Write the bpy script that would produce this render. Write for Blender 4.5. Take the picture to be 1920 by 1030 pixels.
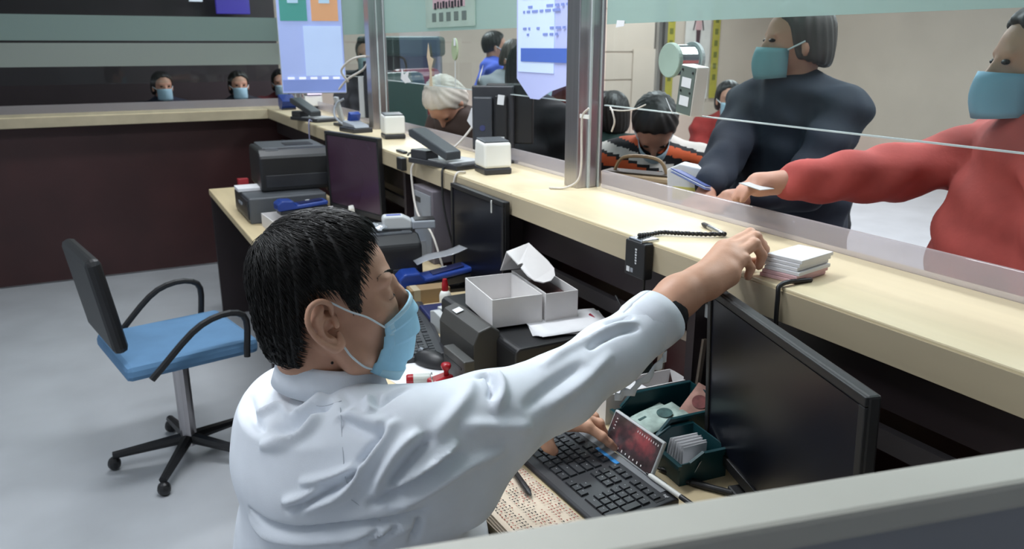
import bpy, math, random
import numpy as np
from mathutils import Vector, Matrix, Euler
random.seed(7); RNG = np.random.default_rng(7)
for o in list(bpy.data.objects): bpy.data.objects.remove(o)
SC = bpy.context.scene
COL = SC.collection
PI = math.pi
# ---------------------------------------------------------------- camera
CAMZ = 1.55
cam = bpy.data.cameras.new('camera'); camo = bpy.data.objects.new('camera', cam); COL.objects.link(camo)
camo.location = (0, 0, CAMZ)
camo.rotation_euler = (PI/2 - math.atan(430/1472), 0, -math.radians(27.55))
cam.sensor_width = 36; cam.lens = 36*1472/1920; cam.clip_start = .02
cam.dof.use_dof = True; cam.dof.focus_distance = 1.3; cam.dof.aperture_fstop = 8.5
SC.camera = camo
# ---------------------------------------------------------------- world and ceiling light
SC.view_settings.view_transform = 'Standard'; SC.view_settings.look = 'None'
SC.view_settings.gamma = 1; SC.view_settings.use_curve_mapping = False
SC.view_settings.exposure = 0.0
w = bpy.data.worlds.new('world'); SC.world = w; w.use_nodes = True
w.node_tree.nodes['Background'].inputs[0].default_value = (.75, .82, 1, 1)
w.node_tree.nodes['Background'].inputs[1].default_value = .09
# ceiling light panels: x, y, size x, size y, power
PANELS = [(.55, 2.1, 1.2, .3, 40), (.55, 4.4, 1.2, .3, 26), (-.7, 1.3, .6, 1.2, 13),
          (2.6, 1.4, .6, 1.2, 42), (2.6, 3.6, .6, 1.2, 36), (5.2, 2.2, .6, 1.2, 70), (5.6, 5.4, .6, 1.2, 75), (6.6, 7.9, 1.2, .6, 60), (2.6, 7.0, .6, 1.2, 50)]  # last panel but one is added to brighten the cream wall
CEIL = 2.9
for x, y, sx, sy, pw in PANELS:
    l = bpy.data.lights.new('ceiling_panel_light', 'AREA'); l.shape = 'RECTANGLE'; l.size = sx; l.size_y = sy
    l.energy = pw; l.color = (.90, .95, 1.0)
    lo = bpy.data.objects.new('ceiling_panel_light', l); COL.objects.link(lo); lo.location = (x, y, CEIL - .035)
# ---------------------------------------------------------------- helpers
def lin(c):
    if isinstance(c, str): c = tuple(int(c[i:i+2], 16)/255 for i in (0, 2, 4))
    return tuple((u/12.92 if u <= .04045 else ((u+.055)/1.055)**2.4) for u in c)
MATS = {}
def M(name, col='808080', rough=.5, metal=0, var=.06, scale=8, bump=0, bscale=60, emit=0, spec=.5, alpha=1, stretch=None, sss=0, coat=0):
    if name in MATS: return MATS[name]
    m = bpy.data.materials.new(name); m.use_nodes = True
    nt = m.node_tree; b = nt.nodes['Principled BSDF']
    c = lin(col)
    tc = nt.nodes.new('ShaderNodeTexCoord')
    src = tc.outputs['Object']
    if stretch:
        mp = nt.nodes.new('ShaderNodeMapping'); mp.inputs['Scale'].default_value = stretch
        nt.links.new(src, mp.inputs[0]); src = mp.outputs[0]
    n = nt.nodes.new('ShaderNodeTexNoise'); n.inputs['Scale'].default_value = scale; n.inputs['Detail'].default_value = 4
    nt.links.new(src, n.inputs['Vector'])
    r = nt.nodes.new('ShaderNodeValToRGB')
    r.color_ramp.elements[0].color = tuple(u*(1-var*2) for u in c)+(1,); r.color_ramp.elements[0].position = .3
    r.color_ramp.elements[1].color = tuple(min(1, u*(1+var)) for u in c)+(1,); r.color_ramp.elements[1].position = .7
    nt.links.new(n.outputs[0], r.inputs[0]); nt.links.new(r.outputs[0], b.inputs['Base Color'])
    b.inputs['Roughness'].default_value = rough; b.inputs['Metallic'].default_value = metal
    b.inputs['Specular IOR Level'].default_value = spec; b.inputs['Alpha'].default_value = alpha
    if coat: b.inputs['Coat Weight'].default_value = coat; b.inputs['Coat Roughness'].default_value = .15
    if sss: b.inputs['Subsurface Weight'].default_value = sss; b.inputs['Subsurface Radius'].default_value = (.008, .003, .0015); b.inputs['Subsurface Scale'].default_value = 1
    if emit:
        nt.links.new(r.outputs[0], b.inputs['Emission Color']); b.inputs['Emission Strength'].default_value = emit
    if bump:
        n2 = nt.nodes.new('ShaderNodeTexNoise'); n2.inputs['Scale'].default_value = bscale; n2.inputs['Detail'].default_value = 3
        nt.links.new(src, n2.inputs['Vector'])
        bp = nt.nodes.new('ShaderNodeBump'); bp.inputs['Strength'].default_value = bump; bp.inputs['Distance'].default_value = .004
        nt.links.new(n2.outputs[0], bp.inputs['Height']); nt.links.new(bp.outputs[0], b.inputs['Normal'])
    MATS[name] = m
    return m
def glass(name, tint=(1, 1, 1), refl=1.0, ior=1.45, haze=0, hazecol=(.8, .85, .85)):
    if name in MATS: return MATS[name]
    m = bpy.data.materials.new(name); m.use_nodes = True; nt = m.node_tree
    for n in list(nt.nodes): nt.nodes.remove(n)
    out = nt.nodes.new('ShaderNodeOutputMaterial'); mx = nt.nodes.new('ShaderNodeMixShader')
    tr = nt.nodes.new('ShaderNodeBsdfTransparent'); tr.inputs[0].default_value = tint+(1,)
    gl = nt.nodes.new('ShaderNodeBsdfGlossy'); gl.inputs['Roughness'].default_value = .02
    fr = nt.nodes.new('ShaderNodeFresnel'); fr.inputs[0].default_value = ior
    mu = nt.nodes.new('ShaderNodeMath'); mu.operation = 'MULTIPLY'; mu.inputs[1].default_value = refl
    geo = nt.nodes.new('ShaderNodeNewGeometry'); fb = nt.nodes.new('ShaderNodeMath'); fb.operation = 'SUBTRACT'; fb.inputs[0].default_value = 1
    mb_ = nt.nodes.new('ShaderNodeMath'); mb_.operation = 'MULTIPLY'
    nt.links.new(geo.outputs['Backfacing'], fb.inputs[1]); nt.links.new(fr.outputs[0], mu.inputs[0]); nt.links.new(mu.outputs[0], mb_.inputs[0]); nt.links.new(fb.outputs[0], mb_.inputs[1]); nt.links.new(mb_.outputs[0], mx.inputs[0])
    nt.links.new(tr.outputs[0], mx.inputs[1]); nt.links.new(gl.outputs[0], mx.inputs[2])
    last = mx
    if haze:
        di = nt.nodes.new('ShaderNodeBsdfDiffuse'); di.inputs[0].default_value = hazecol+(1,)
        tl = nt.nodes.new('ShaderNodeBsdfTranslucent'); tl.inputs[0].default_value = hazecol+(1,)
        md = nt.nodes.new('ShaderNodeMixShader'); md.inputs[0].default_value = .5
        nt.links.new(di.outputs[0], md.inputs[1]); nt.links.new(tl.outputs[0], md.inputs[2])
        m2 = nt.nodes.new('ShaderNodeMixShader'); m2.inputs[0].default_value = haze
        nt.links.new(mx.outputs[0], m2.inputs[1]); nt.links.new(md.outputs[0], m2.inputs[2]); last = m2
    nt.links.new(last.outputs[0], out.inputs[0])
    MATS[name] = m
    return m
def rotz(a): return Matrix.Rotation(a, 4, 'Z')
class MB:
    def __init__(s): s.v = []; s.f = []; s.mi = []; s.cur = 0
    def add(s, vs, fs, T=None):
        b = len(s.v)
        for p in vs:
            p = Vector(p)
            s.v.append(tuple(T @ p if T is not None else p))
        for f in fs: s.f.append(tuple(i+b for i in f)); s.mi.append(s.cur)
        return s
    def box(s, c, d, T=None, rz=0, rx=0, ry=0):
        x, y, z = (u/2 for u in d)
        R = Matrix.Translation(c) @ Euler((rx, ry, rz)).to_matrix().to_4x4()
        if T is not None: R = T @ R
        return s.add([(-x,-y,-z),(x,-y,-z),(x,y,-z),(-x,y,-z),(-x,-y,z),(x,-y,z),(x,y,z),(-x,y,z)],
                     [(0,3,2,1),(4,5,6,7),(0,1,5,4),(1,2,6,5),(2,3,7,6),(3,0,4,7)], R)
    def prism(s, poly, a, b, axis='z', T=None):
        n = len(poly)
        ar = sum(poly[i][0]*poly[(i+1) % n][1]-poly[(i+1) % n][0]*poly[i][1] for i in range(n))
        if ar < 0: poly = poly[::-1]
        def mk(p, h): return {'z': (p[0], p[1], h), 'y': (p[0], -h, p[1]), 'x': (h, p[0], p[1])}[axis]
        vs = [mk(p, a) for p in poly]+[mk(p, b) for p in poly]
        fs = [tuple(range(n))[::-1], tuple(range(n, 2*n))]+[(i, (i+1) % n, (i+1) % n+n, i+n) for i in range(n)]
        return s.add(vs, fs, T)
    def tube(s, pts, r, n=8, T=None, flat=None):
        P = [Vector(p) for p in pts]; m = len(P)
        rs = r if isinstance(r, (list, tuple)) else [r]*m
        vs = []; fs = []; up = None
        for i in range(m):
            t = (P[min(i+1, m-1)]-P[max(i-1, 0)]).normalized()
            if up is None: up = t.orthogonal().normalized()
            a = (up-t*up.dot(t)).normalized(); up = a; b = t.cross(a)
            for k in range(n):
                q = 2*PI*k/n
                vs.append(P[i]+(a*math.cos(q)+b*math.sin(q))*rs[i])
        for i in range(m-1):
            for k in range(n):
                fs.append((i*n+k, i*n+(k+1) % n, (i+1)*n+(k+1) % n, (i+1)*n+k))
        fs.append(tuple(range(n))[::-1]); fs.append(tuple(range((m-1)*n, m*n)))
        return s.add(vs, fs, T)
    def lathe(s, prof, n=20, T=None):
        vs = []; fs = []; m = len(prof)
        for r, z in prof:
            for k in range(n): vs.append((r*math.cos(2*PI*k/n), r*math.sin(2*PI*k/n), z))
        for i in range(m-1):
            for k in range(n): fs.append((i*n+k, i*n+(k+1) % n, (i+1)*n+(k+1) % n, (i+1)*n+k))
        fs.append(tuple(range(n))[::-1]); fs.append(tuple(range((m-1)*n, m*n)))
        return s.add(vs, fs, T)
    def ell(s, c, r, nu=16, nv=10, T=None):
        prof = [(math.sin(PI*(i+.05)/(nv+.1))*1, -math.cos(PI*(i+.05)/(nv+.1))) for i in range(nv+1)]
        R = Matrix.Translation(c) @ Matrix.Diagonal((r[0], r[1], r[2], 1))
        return s.lathe(prof, nu, (T @ R) if T is not None else R)
    def grid(s, P, T=None, flip=False):
        nu = len(P); nv = len(P[0]); vs = [p for row in P for p in row]; fs = []
        for i in range(nu-1):
            for j in range(nv-1):
                q = (i*nv+j, i*nv+j+1, (i+1)*nv+j+1, (i+1)*nv+j)
                fs.append(q[::-1] if flip else q)
        return s.add(vs, fs, T)
    def build(s, name, mat, parent=None, bevel=0, smooth=False, seg=2, solid=0, sub=0):
        me = bpy.data.meshes.new(name); me.from_pydata([tuple(p) for p in s.v], [], s.f); me.update()
        o = bpy.data.objects.new(name, me); COL.objects.link(o)
        for m in (mat if isinstance(mat, (list, tuple)) else [mat]): me.materials.append(m)
        if isinstance(mat, (list, tuple)): me.polygons.foreach_set('material_index', s.mi)
        if smooth: me.polygons.foreach_set('use_smooth', [True]*len(me.polygons))
        if solid:
            d = o.modifiers.new('thick', 'SOLIDIFY'); d.thickness = solid; d.offset = 0
        if bevel:
            d = o.modifiers.new('bevel', 'BEVEL'); d.width = bevel; d.segments = seg; d.limit_method = 'ANGLE'; d.angle_limit = .6
        if sub:
            d = o.modifiers.new('sub', 'SUBSURF'); d.levels = sub; d.render_levels = sub
        if parent is not None: o.parent = parent
        return o
def B(): return MB()
def tag(o, label, cat=None, group=None, kind=None):
    if label: o['label'] = label
    if cat: o['category'] = cat
    if group: o['group'] = group
    if kind: o['kind'] = kind
    return o
def thing(name, label, cat, loc=(0, 0, 0), rz=0, group=None, rot=None):
    o = bpy.data.objects.new(name, None); COL.objects.link(o); o.empty_display_size = .05
    o.location = loc; o.rotation_euler = rot if rot else (0, 0, rz)
    return tag(o, label, cat, group)
def struct(name, mb, mat, label=None, **k):
    o = mb.build(name, mat, **k); o['kind'] = 'structure'
    if label: o['label'] = label
    return o
def spline(pts, n=8):
    P = [Vector(p) for p in pts]; P = [P[0]*2-P[1]]+P+[P[-1]*2-P[-2]]; out = []
    for i in range(1, len(P)-2):
        for k in range(n):
            t = k/n; a, b, c, d = P[i-1:i+3]
            out.append(.5*((2*b)+(c-a)*t+(2*a-5*b+4*c-d)*t*t+(3*b-a-3*c+d)*t**3))
    out.append(P[-2]); return out
def text_mesh(body, size, mat, parent, loc, rot, name='lettering', depth=.0004):
    cu = bpy.data.curves.new(name, 'FONT'); cu.body = body; cu.size = size; cu.extrude = depth; cu.align_x = 'CENTER'; cu.align_y = 'CENTER'
    t = bpy.data.objects.new(name, cu); COL.objects.link(t)
    bpy.context.view_layer.update()
    me = bpy.data.meshes.new_from_object(t.evaluated_get(bpy.context.evaluated_depsgraph_get()))
    bpy.data.objects.remove(t)
    o = bpy.data.objects.new(name, me); COL.objects.link(o); me.materials.clear(); me.materials.append(mat)
    o.location = loc; o.rotation_euler = rot; o.parent = parent
    return o
# ---- implicit surfaces: union of soft shapes turned into one continuous mesh
class Field:
    def __init__(s, lo, hi, h):
        s.lo = np.array(lo, np.float32); s.h = h
        s.n = np.ceil((np.array(hi)-np.array(lo))/h).astype(int)+1
        s.g = np.full(s.n, .05, np.float32)
    def sub(s, lo, hi):
        a = np.clip(np.floor((np.array(lo)-s.lo)/s.h).astype(int), 0, s.n-1); b = np.clip(np.ceil((np.array(hi)-s.lo)/s.h).astype(int)+1, 1, s.n)
        ax = [(np.arange(a[i], b[i], dtype=np.float32)*s.h+s.lo[i]) for i in range(3)]
        return (slice(a[0], b[0]), slice(a[1], b[1]), slice(a[2], b[2])), np.meshgrid(*ax, indexing='ij')
    def put(s, fn, lo, hi, k=.01, op='add'):
        pad = max(k*1.5, .03); sl, (X, Y, Z) = s.sub(np.array(lo)-pad, np.array(hi)+pad)
        if 0 in X.shape: return
        d = fn(X, Y, Z).astype(np.float32); g = s.g[sl]
        if op == 'cut': d = -d
        if op == 'add':
            hh = np.clip(.5+.5*(g-d)/k, 0, 1); s.g[sl] = g*(1-hh)+d*hh-k*hh*(1-hh)
        else:
            hh = np.clip(.5-.5*(g-d)/k, 0, 1); s.g[sl] = g*(1-hh)+d*hh+k*hh*(1-hh)
    def cap(s, a, b, ra, rb, k=.01, op='add'):
        a = np.array(a, np.float32); b = np.array(b, np.float32); ab = b-a; L = float(ab@ab)+1e-9; R = max(ra, rb)
        def fn(X, Y, Z):
            t = np.clip(((X-a[0])*ab[0]+(Y-a[1])*ab[1]+(Z-a[2])*ab[2])/L, 0, 1)
            return np.sqrt((X-a[0]-ab[0]*t)**2+(Y-a[1]-ab[1]*t)**2+(Z-a[2]-ab[2]*t)**2)-(ra+(rb-ra)*t)
        s.put(fn, np.minimum(a, b)-R, np.maximum(a, b)+R, k, op)

    def chain(s, pts, rs, k=.01, op='add'):
        for i in range(len(pts)-1): s.cap(pts[i], pts[i+1], rs[i], rs[i+1], k, op)
    def ell(s, c, r, k=.01, R=None, op='add'):
        c = np.array(c, np.float32); r = np.array(r, np.float32); A = np.eye(3) if R is None else np.array(R).T
        def fn(X, Y, Z):
            x, y, z = X-c[0], Y-c[1], Z-c[2]
            q = [(A[i, 0]*x+A[i, 1]*y+A[i, 2]*z) for i in range(3)]
            k0 = np.sqrt(sum((q[i]/r[i])**2 for i in range(3))); k1 = np.sqrt(sum((q[i]/r[i]**2)**2 for i in range(3)))+1e-6
            return k0*(k0-1)/k1
        m = float(r.max()); s.put(fn, c-m, c+m, k, op)
    def loft(s, rows, k=.02):
        # rows: z, cx, cy, rx, ry
        rows = sorted(rows); Z0 = [r[0] for r in rows]
        lo = (min(r[1]-r[3] for r in rows), min(r[2]-r[4] for r in rows), rows[0][0]); hi = (max(r[1]+r[3] for r in rows), max(r[2]+r[4] for r in rows), rows[-1][0])
        def fn(X, Y, Z):
            z = Z[0, 0, :]; cx, cy, rx, ry = (np.interp(z, Z0, [r[i] for r in rows])[None, None, :] for i in range(1, 5))
            d = (np.sqrt(((X-cx)/rx)**2+((Y-cy)/ry)**2)-1)*np.minimum(rx, ry)
            return np.maximum(d, np.maximum(rows[0][0]-Z, Z-rows[-1][0]))
        s.put(fn, lo, hi, k)
    def mesh(s, smooth=1):
        g = s.g.copy(); g[0]=g[-1]=.01; g[:,0]=g[:,-1]=.01; g[:,:,0]=g[:,:,-1]=.01
        I = g < 0
        def c(i, j, k): return (slice(i, i-1 or None) if i == 0 else slice(1, None))
        sl = [slice(0, -1), slice(1, None)]
        cnt = sum(I[sl[a], sl[b], sl[d]].astype(np.int8) for a in (0, 1) for b in (0, 1) for d in (0, 1))
        mix = (cnt > 0) & (cnt < 8)
        idx = np.argwhere(mix); N = len(idx)
        num = np.full(mix.shape, -1, np.int32); num[mix] = np.arange(N)
        cv = {}
        for a in (0, 1):
            for b in (0, 1):
                for d in (0, 1): cv[a, b, d] = g[idx[:, 0]+a, idx[:, 1]+b, idx[:, 2]+d]
        acc = np.zeros((N, 3)); n = np.zeros(N)
        for a in cv:
            for ax in range(3):
                if a[ax] == 0:
                    b = list(a); b[ax] = 1; b = tuple(b); va, vb = cv[a], cv[b]
                    m = (va < 0) != (vb < 0); t = np.where(m, va/np.where(m, va-vb, 1), 0)
                    for q in range(3):
                        acc[:, q] += np.where(m, a[q]+(t if q == ax else 0), 0)
                    n += m
        V = s.lo+(idx+acc/n[:, None])*s.h
        F = []
        for ax in range(3):
            o1, o2 = (ax+1) % 3, (ax+2) % 3
            A = [slice(1, -1)]*3; A[ax] = slice(0, -1); Bq = [slice(1, -1)]*3; Bq[ax] = slice(1, None)
            s0, s1 = I[tuple(A)], I[tuple(Bq)]
            for sgn, m in ((1, s0 & ~s1), (-1, ~s0 & s1)):
                e = np.argwhere(m)
                if not len(e): continue
                e[:, o1] += 1; e[:, o2] += 1
                q = []
                for d1, d2 in ((0, 0), (-1, 0), (-1, -1), (0, -1)):
                    z = e.copy(); z[:, o1] += d1; z[:, o2] += d2; q.append(num[z[:, 0], z[:, 1], z[:, 2]])
                q = np.stack(q, 1); F.append(q if sgn > 0 else q[:, ::-1])
        F = np.concatenate(F); F = F[(F >= 0).all(1)]
        for _ in range(smooth): V = lap(V, F, .5)
        return V, F
def lap(V, F, a):
    S = np.zeros_like(V); n = np.zeros(len(V))
    for i in range(4):
        u, v = F[:, i], F[:, (i+1) % 4]
        np.add.at(n, u, 1); np.add.at(n, v, 1)
        for q in range(3):
            S[:, q] += np.bincount(u, V[v, q], len(V))+np.bincount(v, V[u, q], len(V))
    return V+(S/np.maximum(n, 1)[:, None]-V)*a
def vnorm(V, F):
    n = np.cross(V[F[:, 2]]-V[F[:, 0]], V[F[:, 3]]-V[F[:, 1]]); N = np.zeros_like(V)
    for i in range(4):
        for q in range(3): N[:, q] += np.bincount(F[:, i], n[:, q], len(V))
    return N/(np.linalg.norm(N, axis=1)[:, None]+1e-12)
def np_mesh(name, V, F, mat, parent=None, smooth=True, fmat=None):
    me = bpy.data.meshes.new(name)
    me.vertices.add(len(V)); me.vertices.foreach_set('co', np.asarray(V, np.float32).ravel())
    nf = len(F); k = F.shape[1]
    me.loops.add(nf*k); me.loops.foreach_set('vertex_index', np.asarray(F, np.int32).ravel())
    me.polygons.add(nf); me.polygons.foreach_set('loop_start', np.arange(0, nf*k, k, dtype=np.int32)); me.polygons.foreach_set('loop_total', np.full(nf, k, np.int32))
    if smooth: me.polygons.foreach_set('use_smooth', np.ones(nf, bool))
    me.update(calc_edges=True); me.validate()
    for m in (mat if isinstance(mat, (list, tuple)) else [mat]): me.materials.append(m)
    if fmat is not None: me.polygons.foreach_set('material_index', np.asarray(fmat, np.int32))
    o = bpy.data.objects.new(name, me); COL.objects.link(o)
    if parent is not None: o.parent = parent
    return o
def crease(V, N, lines):
    # lines: (points, width, height): soft ridges (height > 0) or grooves along 3-D polylines
    D = np.zeros(len(V))
    for pts, wd, ht in lines:
        P = np.array(spline(pts, 4)); lo = P.min(0)-wd*3; hi = P.max(0)+wd*3
        m = np.where(((V > lo) & (V < hi)).all(1))[0]
        if not len(m): continue
        v = V[m]; best = np.full(len(m), 9.); bt = np.zeros(len(m)); n = len(P)-1
        for i in range(n):
            ab = P[i+1]-P[i]; t = np.clip(((v-P[i])@ab)/(ab@ab+1e-12), 0, 1)
            d = np.linalg.norm(v-P[i]-t[:, None]*ab, axis=1); u = d < best
            best[u] = d[u]; bt[u] = (i+t[u])/n
        fade = np.clip(np.minimum(bt, 1-bt)*5, .0, 1)**.7
        D[m] += ht*np.exp(-(best/wd)**2)*fade
    return V+N*D[:, None]

# ================================================================ the setting
m_floor = M('floor_tile', 'b9bcc0', .35, var=.05, scale=3)
m_wall = M('wall_paint', 'c9ccd2', .8, var=.03, scale=2)
m_cream = M('cream_panel', 'c4b4a6', .45, var=.04, scale=1.5)
m_ceil = M('ceiling_white', 'd8d8d8', .9, var=.02)
m_wood = M('counter_laminate', 'd8c9a6', .36, var=.06, scale=2.2, stretch=(6, .5, 1), bump=.02, bscale=30)
m_woode = M('counter_edge', 'b3a68c', .4, var=.06, scale=2.5, stretch=(4, .5, 4))
m_desk = M('desk_laminate', 'd3c09a', .42, var=.06, scale=2.5, stretch=(6, .6, 1))
m_dark = M('dark_panel', '2a2124', .55, var=.12, scale=3)
m_maroon = M('maroon_panel', '3a1f1f', .4, var=.12, scale=3)
m_ledge = M('painted_ledge', 'c9c7bd', .55, var=.03, scale=5)
m_ledged = M('ledge_face', '9d9fa4', .5, var=.05, scale=4)
m_steel = M('brushed_steel', 'b4b0b2', .30, 1, var=.05, scale=4, stretch=(30, 30, 1))
m_alu = M('aluminium', 'b4b6b8', .35, 1, var=.03)
m_glass = glass('clear_glass', (.90, .95, .94), .9)
m_film = glass('frosted_film', (.62, .74, .70), .25, haze=.62, hazecol=(.50, .60, .57))
m_acryl = glass('acrylic_strip', (.86, .86, .88), .8, haze=.35, hazecol=(.72, .68, .70))
struct('floor', B().box((4.1, 3.3, -.03), (11, 12, .06)), m_floor, 'pale grey tiled floor')
struct('ceiling', B().box((4.1, 3.3, CEIL+.05), (11, 12, .1)), m_ceil, 'white ceiling')
struct('wall_left', B().box((-1.35, 3.3, 1.45), (.1, 12, 2.9)), m_wall, 'plain white office wall')
struct('wall_right', B().box((9.55, 3.3, 1.45), (.1, 12, 2.9)), m_cream, 'cream hall wall')
struct('wall_back', B().box((4.1, -2.65, 1.45), (11, .1, 2.9)), m_wall, 'white wall behind the office')
WF = 9.2
wf = struct('wall_far', B().box((4.1, WF+.05, 1.45), (11, .1, 2.9)), m_cream, 'cream panelled far wall of the hall')
for i, (x0, x1) in enumerate([(4.9, 5.96), (5.98, 7.02)]):
    for j, (z0, z1) in enumerate([(.05, 1.08), (1.10, 1.45), (1.47, 2.0), (2.02, 2.7)]):
        B().box(((x0+x1)/2, WF-.008, (z0+z1)/2), (x1-x0, .02, z1-z0)).build('wall_panel', m_cream, wf, bevel=.004)
for x in (7.06, 7.16): B().box((x, WF-.05, 1.4), (.05, .1, 2.8)).build('wall_post', m_alu, wf)
struct('wall_corner', B().box((-.3, 8.9, 1.45), (4.2, .12, 2.9)), M('brown_panelling', '33262a', .5, var=.15, scale=1.2), 'dark brown panelled wall behind the far counter')
# ceiling panels
for x, y, sx, sy, pw in PANELS:
    t = thing('ceiling_light', 'flat white ceiling light panel at %.1f m by %.1f m' % (sx, sy), 'ceiling light', (x, y, CEIL), group='ceiling light panels')
    B().box((0, 0, -.012), (sx+.05, sy+.05, .024)).build('frame', m_alu, t)
    B().box((0, 0, -.026), (sx, sy, .006)).build('diffuser', M('light_diffuser', 'f4f8ff', .6, emit=4, var=.01), t)
for i, t in enumerate([o for o in COL.objects if o.name.startswith('ceiling_light')]):
    t['label'] = 'flat white ceiling light panel, ' + ['over the staff desk near the man', 'over the far end of the staff desk', 'over the office aisle', 'over the customers at the near windows',
        'over the customers at the second window', 'deep in the hall on the near side', 'deep in the hall before the cream wall', 'nearest the cream wall and posters', 'over the far corner of the counter'][i]
# staff desk (low worktop) and its front
ZD, ZC, XF, XB = .75, 1.12, 1.085, 1.375
d = thing('staff_desk', 'low beige laminate staff desk running along under the raised counter', 'desk', (0, 0, 0))
B().box((.8075, 2.57, ZD-.0175), (.565, 4.48, .035)).build('desk_top', m_desk, d, bevel=.004)
for y in (.36, 1.62, 3.2, 4.75): B().box((.8, y, .357), (.55, .03, .714)).build('side_panel', m_dark, d)
B().box((1.08, 2.57, .357), (.02, 4.48, .714)).build('back_panel', m_dark, d)
# raised counter: long run along Y and a far run along X
c = thing('service_counter', 'raised beige laminate service counter with pale polished top', 'counter', (0, 0, 0))
def slab(x0, x1, y0, y1, name='counter_top'):
    o = MB()
    o.box(((x0+x1)/2, (y0+y1)/2, ZC-.034), (x1-x0, y1-y0, .068))
    return o.build(name, m_wood, c, bevel=.003)
slab(XF, XB+.05, -1.2, 2.088); slab(XF, XB+.05, 2.092, 4.098); slab(XF, XB+.05, 4.102, 6.1); slab(-1.3, XF-.004, 5.8, 6.1)
for x0, x1, y0, y1 in ((XF, XF, -1.2, 6.1),):
    B().box((XF-.001, 1.7, ZC-.036), (.004, 8.2, .058)).build('edge_band', m_woode, c)
B().box((-.12, 5.799, ZC-.036), (2.4, .004, .058)).build('edge_band', m_woode, c)
B().box((1.30, 2.4, .53), (.03, 7.2, 1.04)).build('front_panel', m_maroon, c)
B().box((.0, 5.98, .53), (2.6, .03, 1.04)).build('front_panel', m_maroon, c)
B().box((1.17, 2.4, .99), (.03, 7.0, .10)).build('apron', m_dark, c)
for y in (1.27, 2.15, 3.1, 4.4): B().box((1.2, y, .9), (.18, .025, .28)).build('bracket', m_dark, c)
B().box((1.185, 2.4, .87), (.02, 7.0, .04)).build('cable_rail', M('rail_grey', '4a4648', .5), c)
# acrylic upstand behind the counter top
for k, (y0, y1) in enumerate(((-1.2, 2.04), (2.11, 4.06), (4.13, 6.06))):
    o = B().box((XB+.01, (y0+y1)/2, ZC+.0275), (.012, y1-y0, .055)).build('upstand', m_acryl, bevel=.002)
    tag(o, ['frosted acrylic upstand strip at the back of the nearest counter section', 'frosted acrylic upstand strip behind the middle counter section', 'frosted acrylic upstand strip at the far counter section'][k], 'upstand', 'acrylic upstands')
o = B().box((-.0, 6.06, ZC+.0275), (2.5, .012, .055)).build('upstand', m_acryl, bevel=.002); tag(o, 'acrylic upstand strip on the far counter facing us', 'upstand', 'acrylic upstands')
# posts
for k, y in enumerate((2.075, 4.1, 6.08)):
    t = thing('window_post', ['tall steel post standing on the counter beside the nearest window', 'tall steel post between the second and third windows', 'steel post at the far corner of the counter'][k], 'post', (XB-.028, y+.022, ZC), group='window posts')
    B().box((0, 0, .84), (.092, .075, 1.68)).build('column', m_steel, t, bevel=.003)
    B().box((-.006, -.0415, .84), (.006, .008, 1.68)).build('clear_edge', M('edge_strip', 'b8c0c0', .25, var=.02), t)
    B().box((.03, -.0415, .84), (.004, .006, 1.68)).build('clear_edge', M('edge_strip'), t)
# panes: clear glass from 1.375 up with a frosted green film from 1.61 up
XG = XB+.012
for k, (y0, y1) in enumerate(((.0, 2.04), (2.11, 4.07), (4.13, 6.05))):
    p = struct('window_%d' % (k+1), B().box((XG, (y0+y1)/2, 2.10), (.008, y1-y0, 1.45)), m_glass, ['clear glass screen over the nearest service window', 'clear glass screen over the second service window', 'clear glass screen over the third service window'][k])
    B().box((XG-.0055, (y0+y1)/2, 2.10), (.002, y1-y0-.004, .98)).build('frosted_film', m_film, p)
    B().box((XG, (y0+y1)/2, 1.374), (.010, y1-y0, .003)).build('ground_edge', M('edge_strip'), p)
p = struct('window_4', B().box((.0, 6.08, 2.05), (2.6, .008, 1.5)), m_glass, 'clear glass screen over the far counter')
B().box((.0, 6.073, 1.66), (2.6, .002, .16)).build('frosted_film', m_film, p)
B().box((.0, 6.073, 1.49), (2.6, .002, .15)).build('white_film', glass('white_film', (.7, .75, .72), .2, haze=.6, hazecol=(.62, .66, .62)), p)

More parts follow.
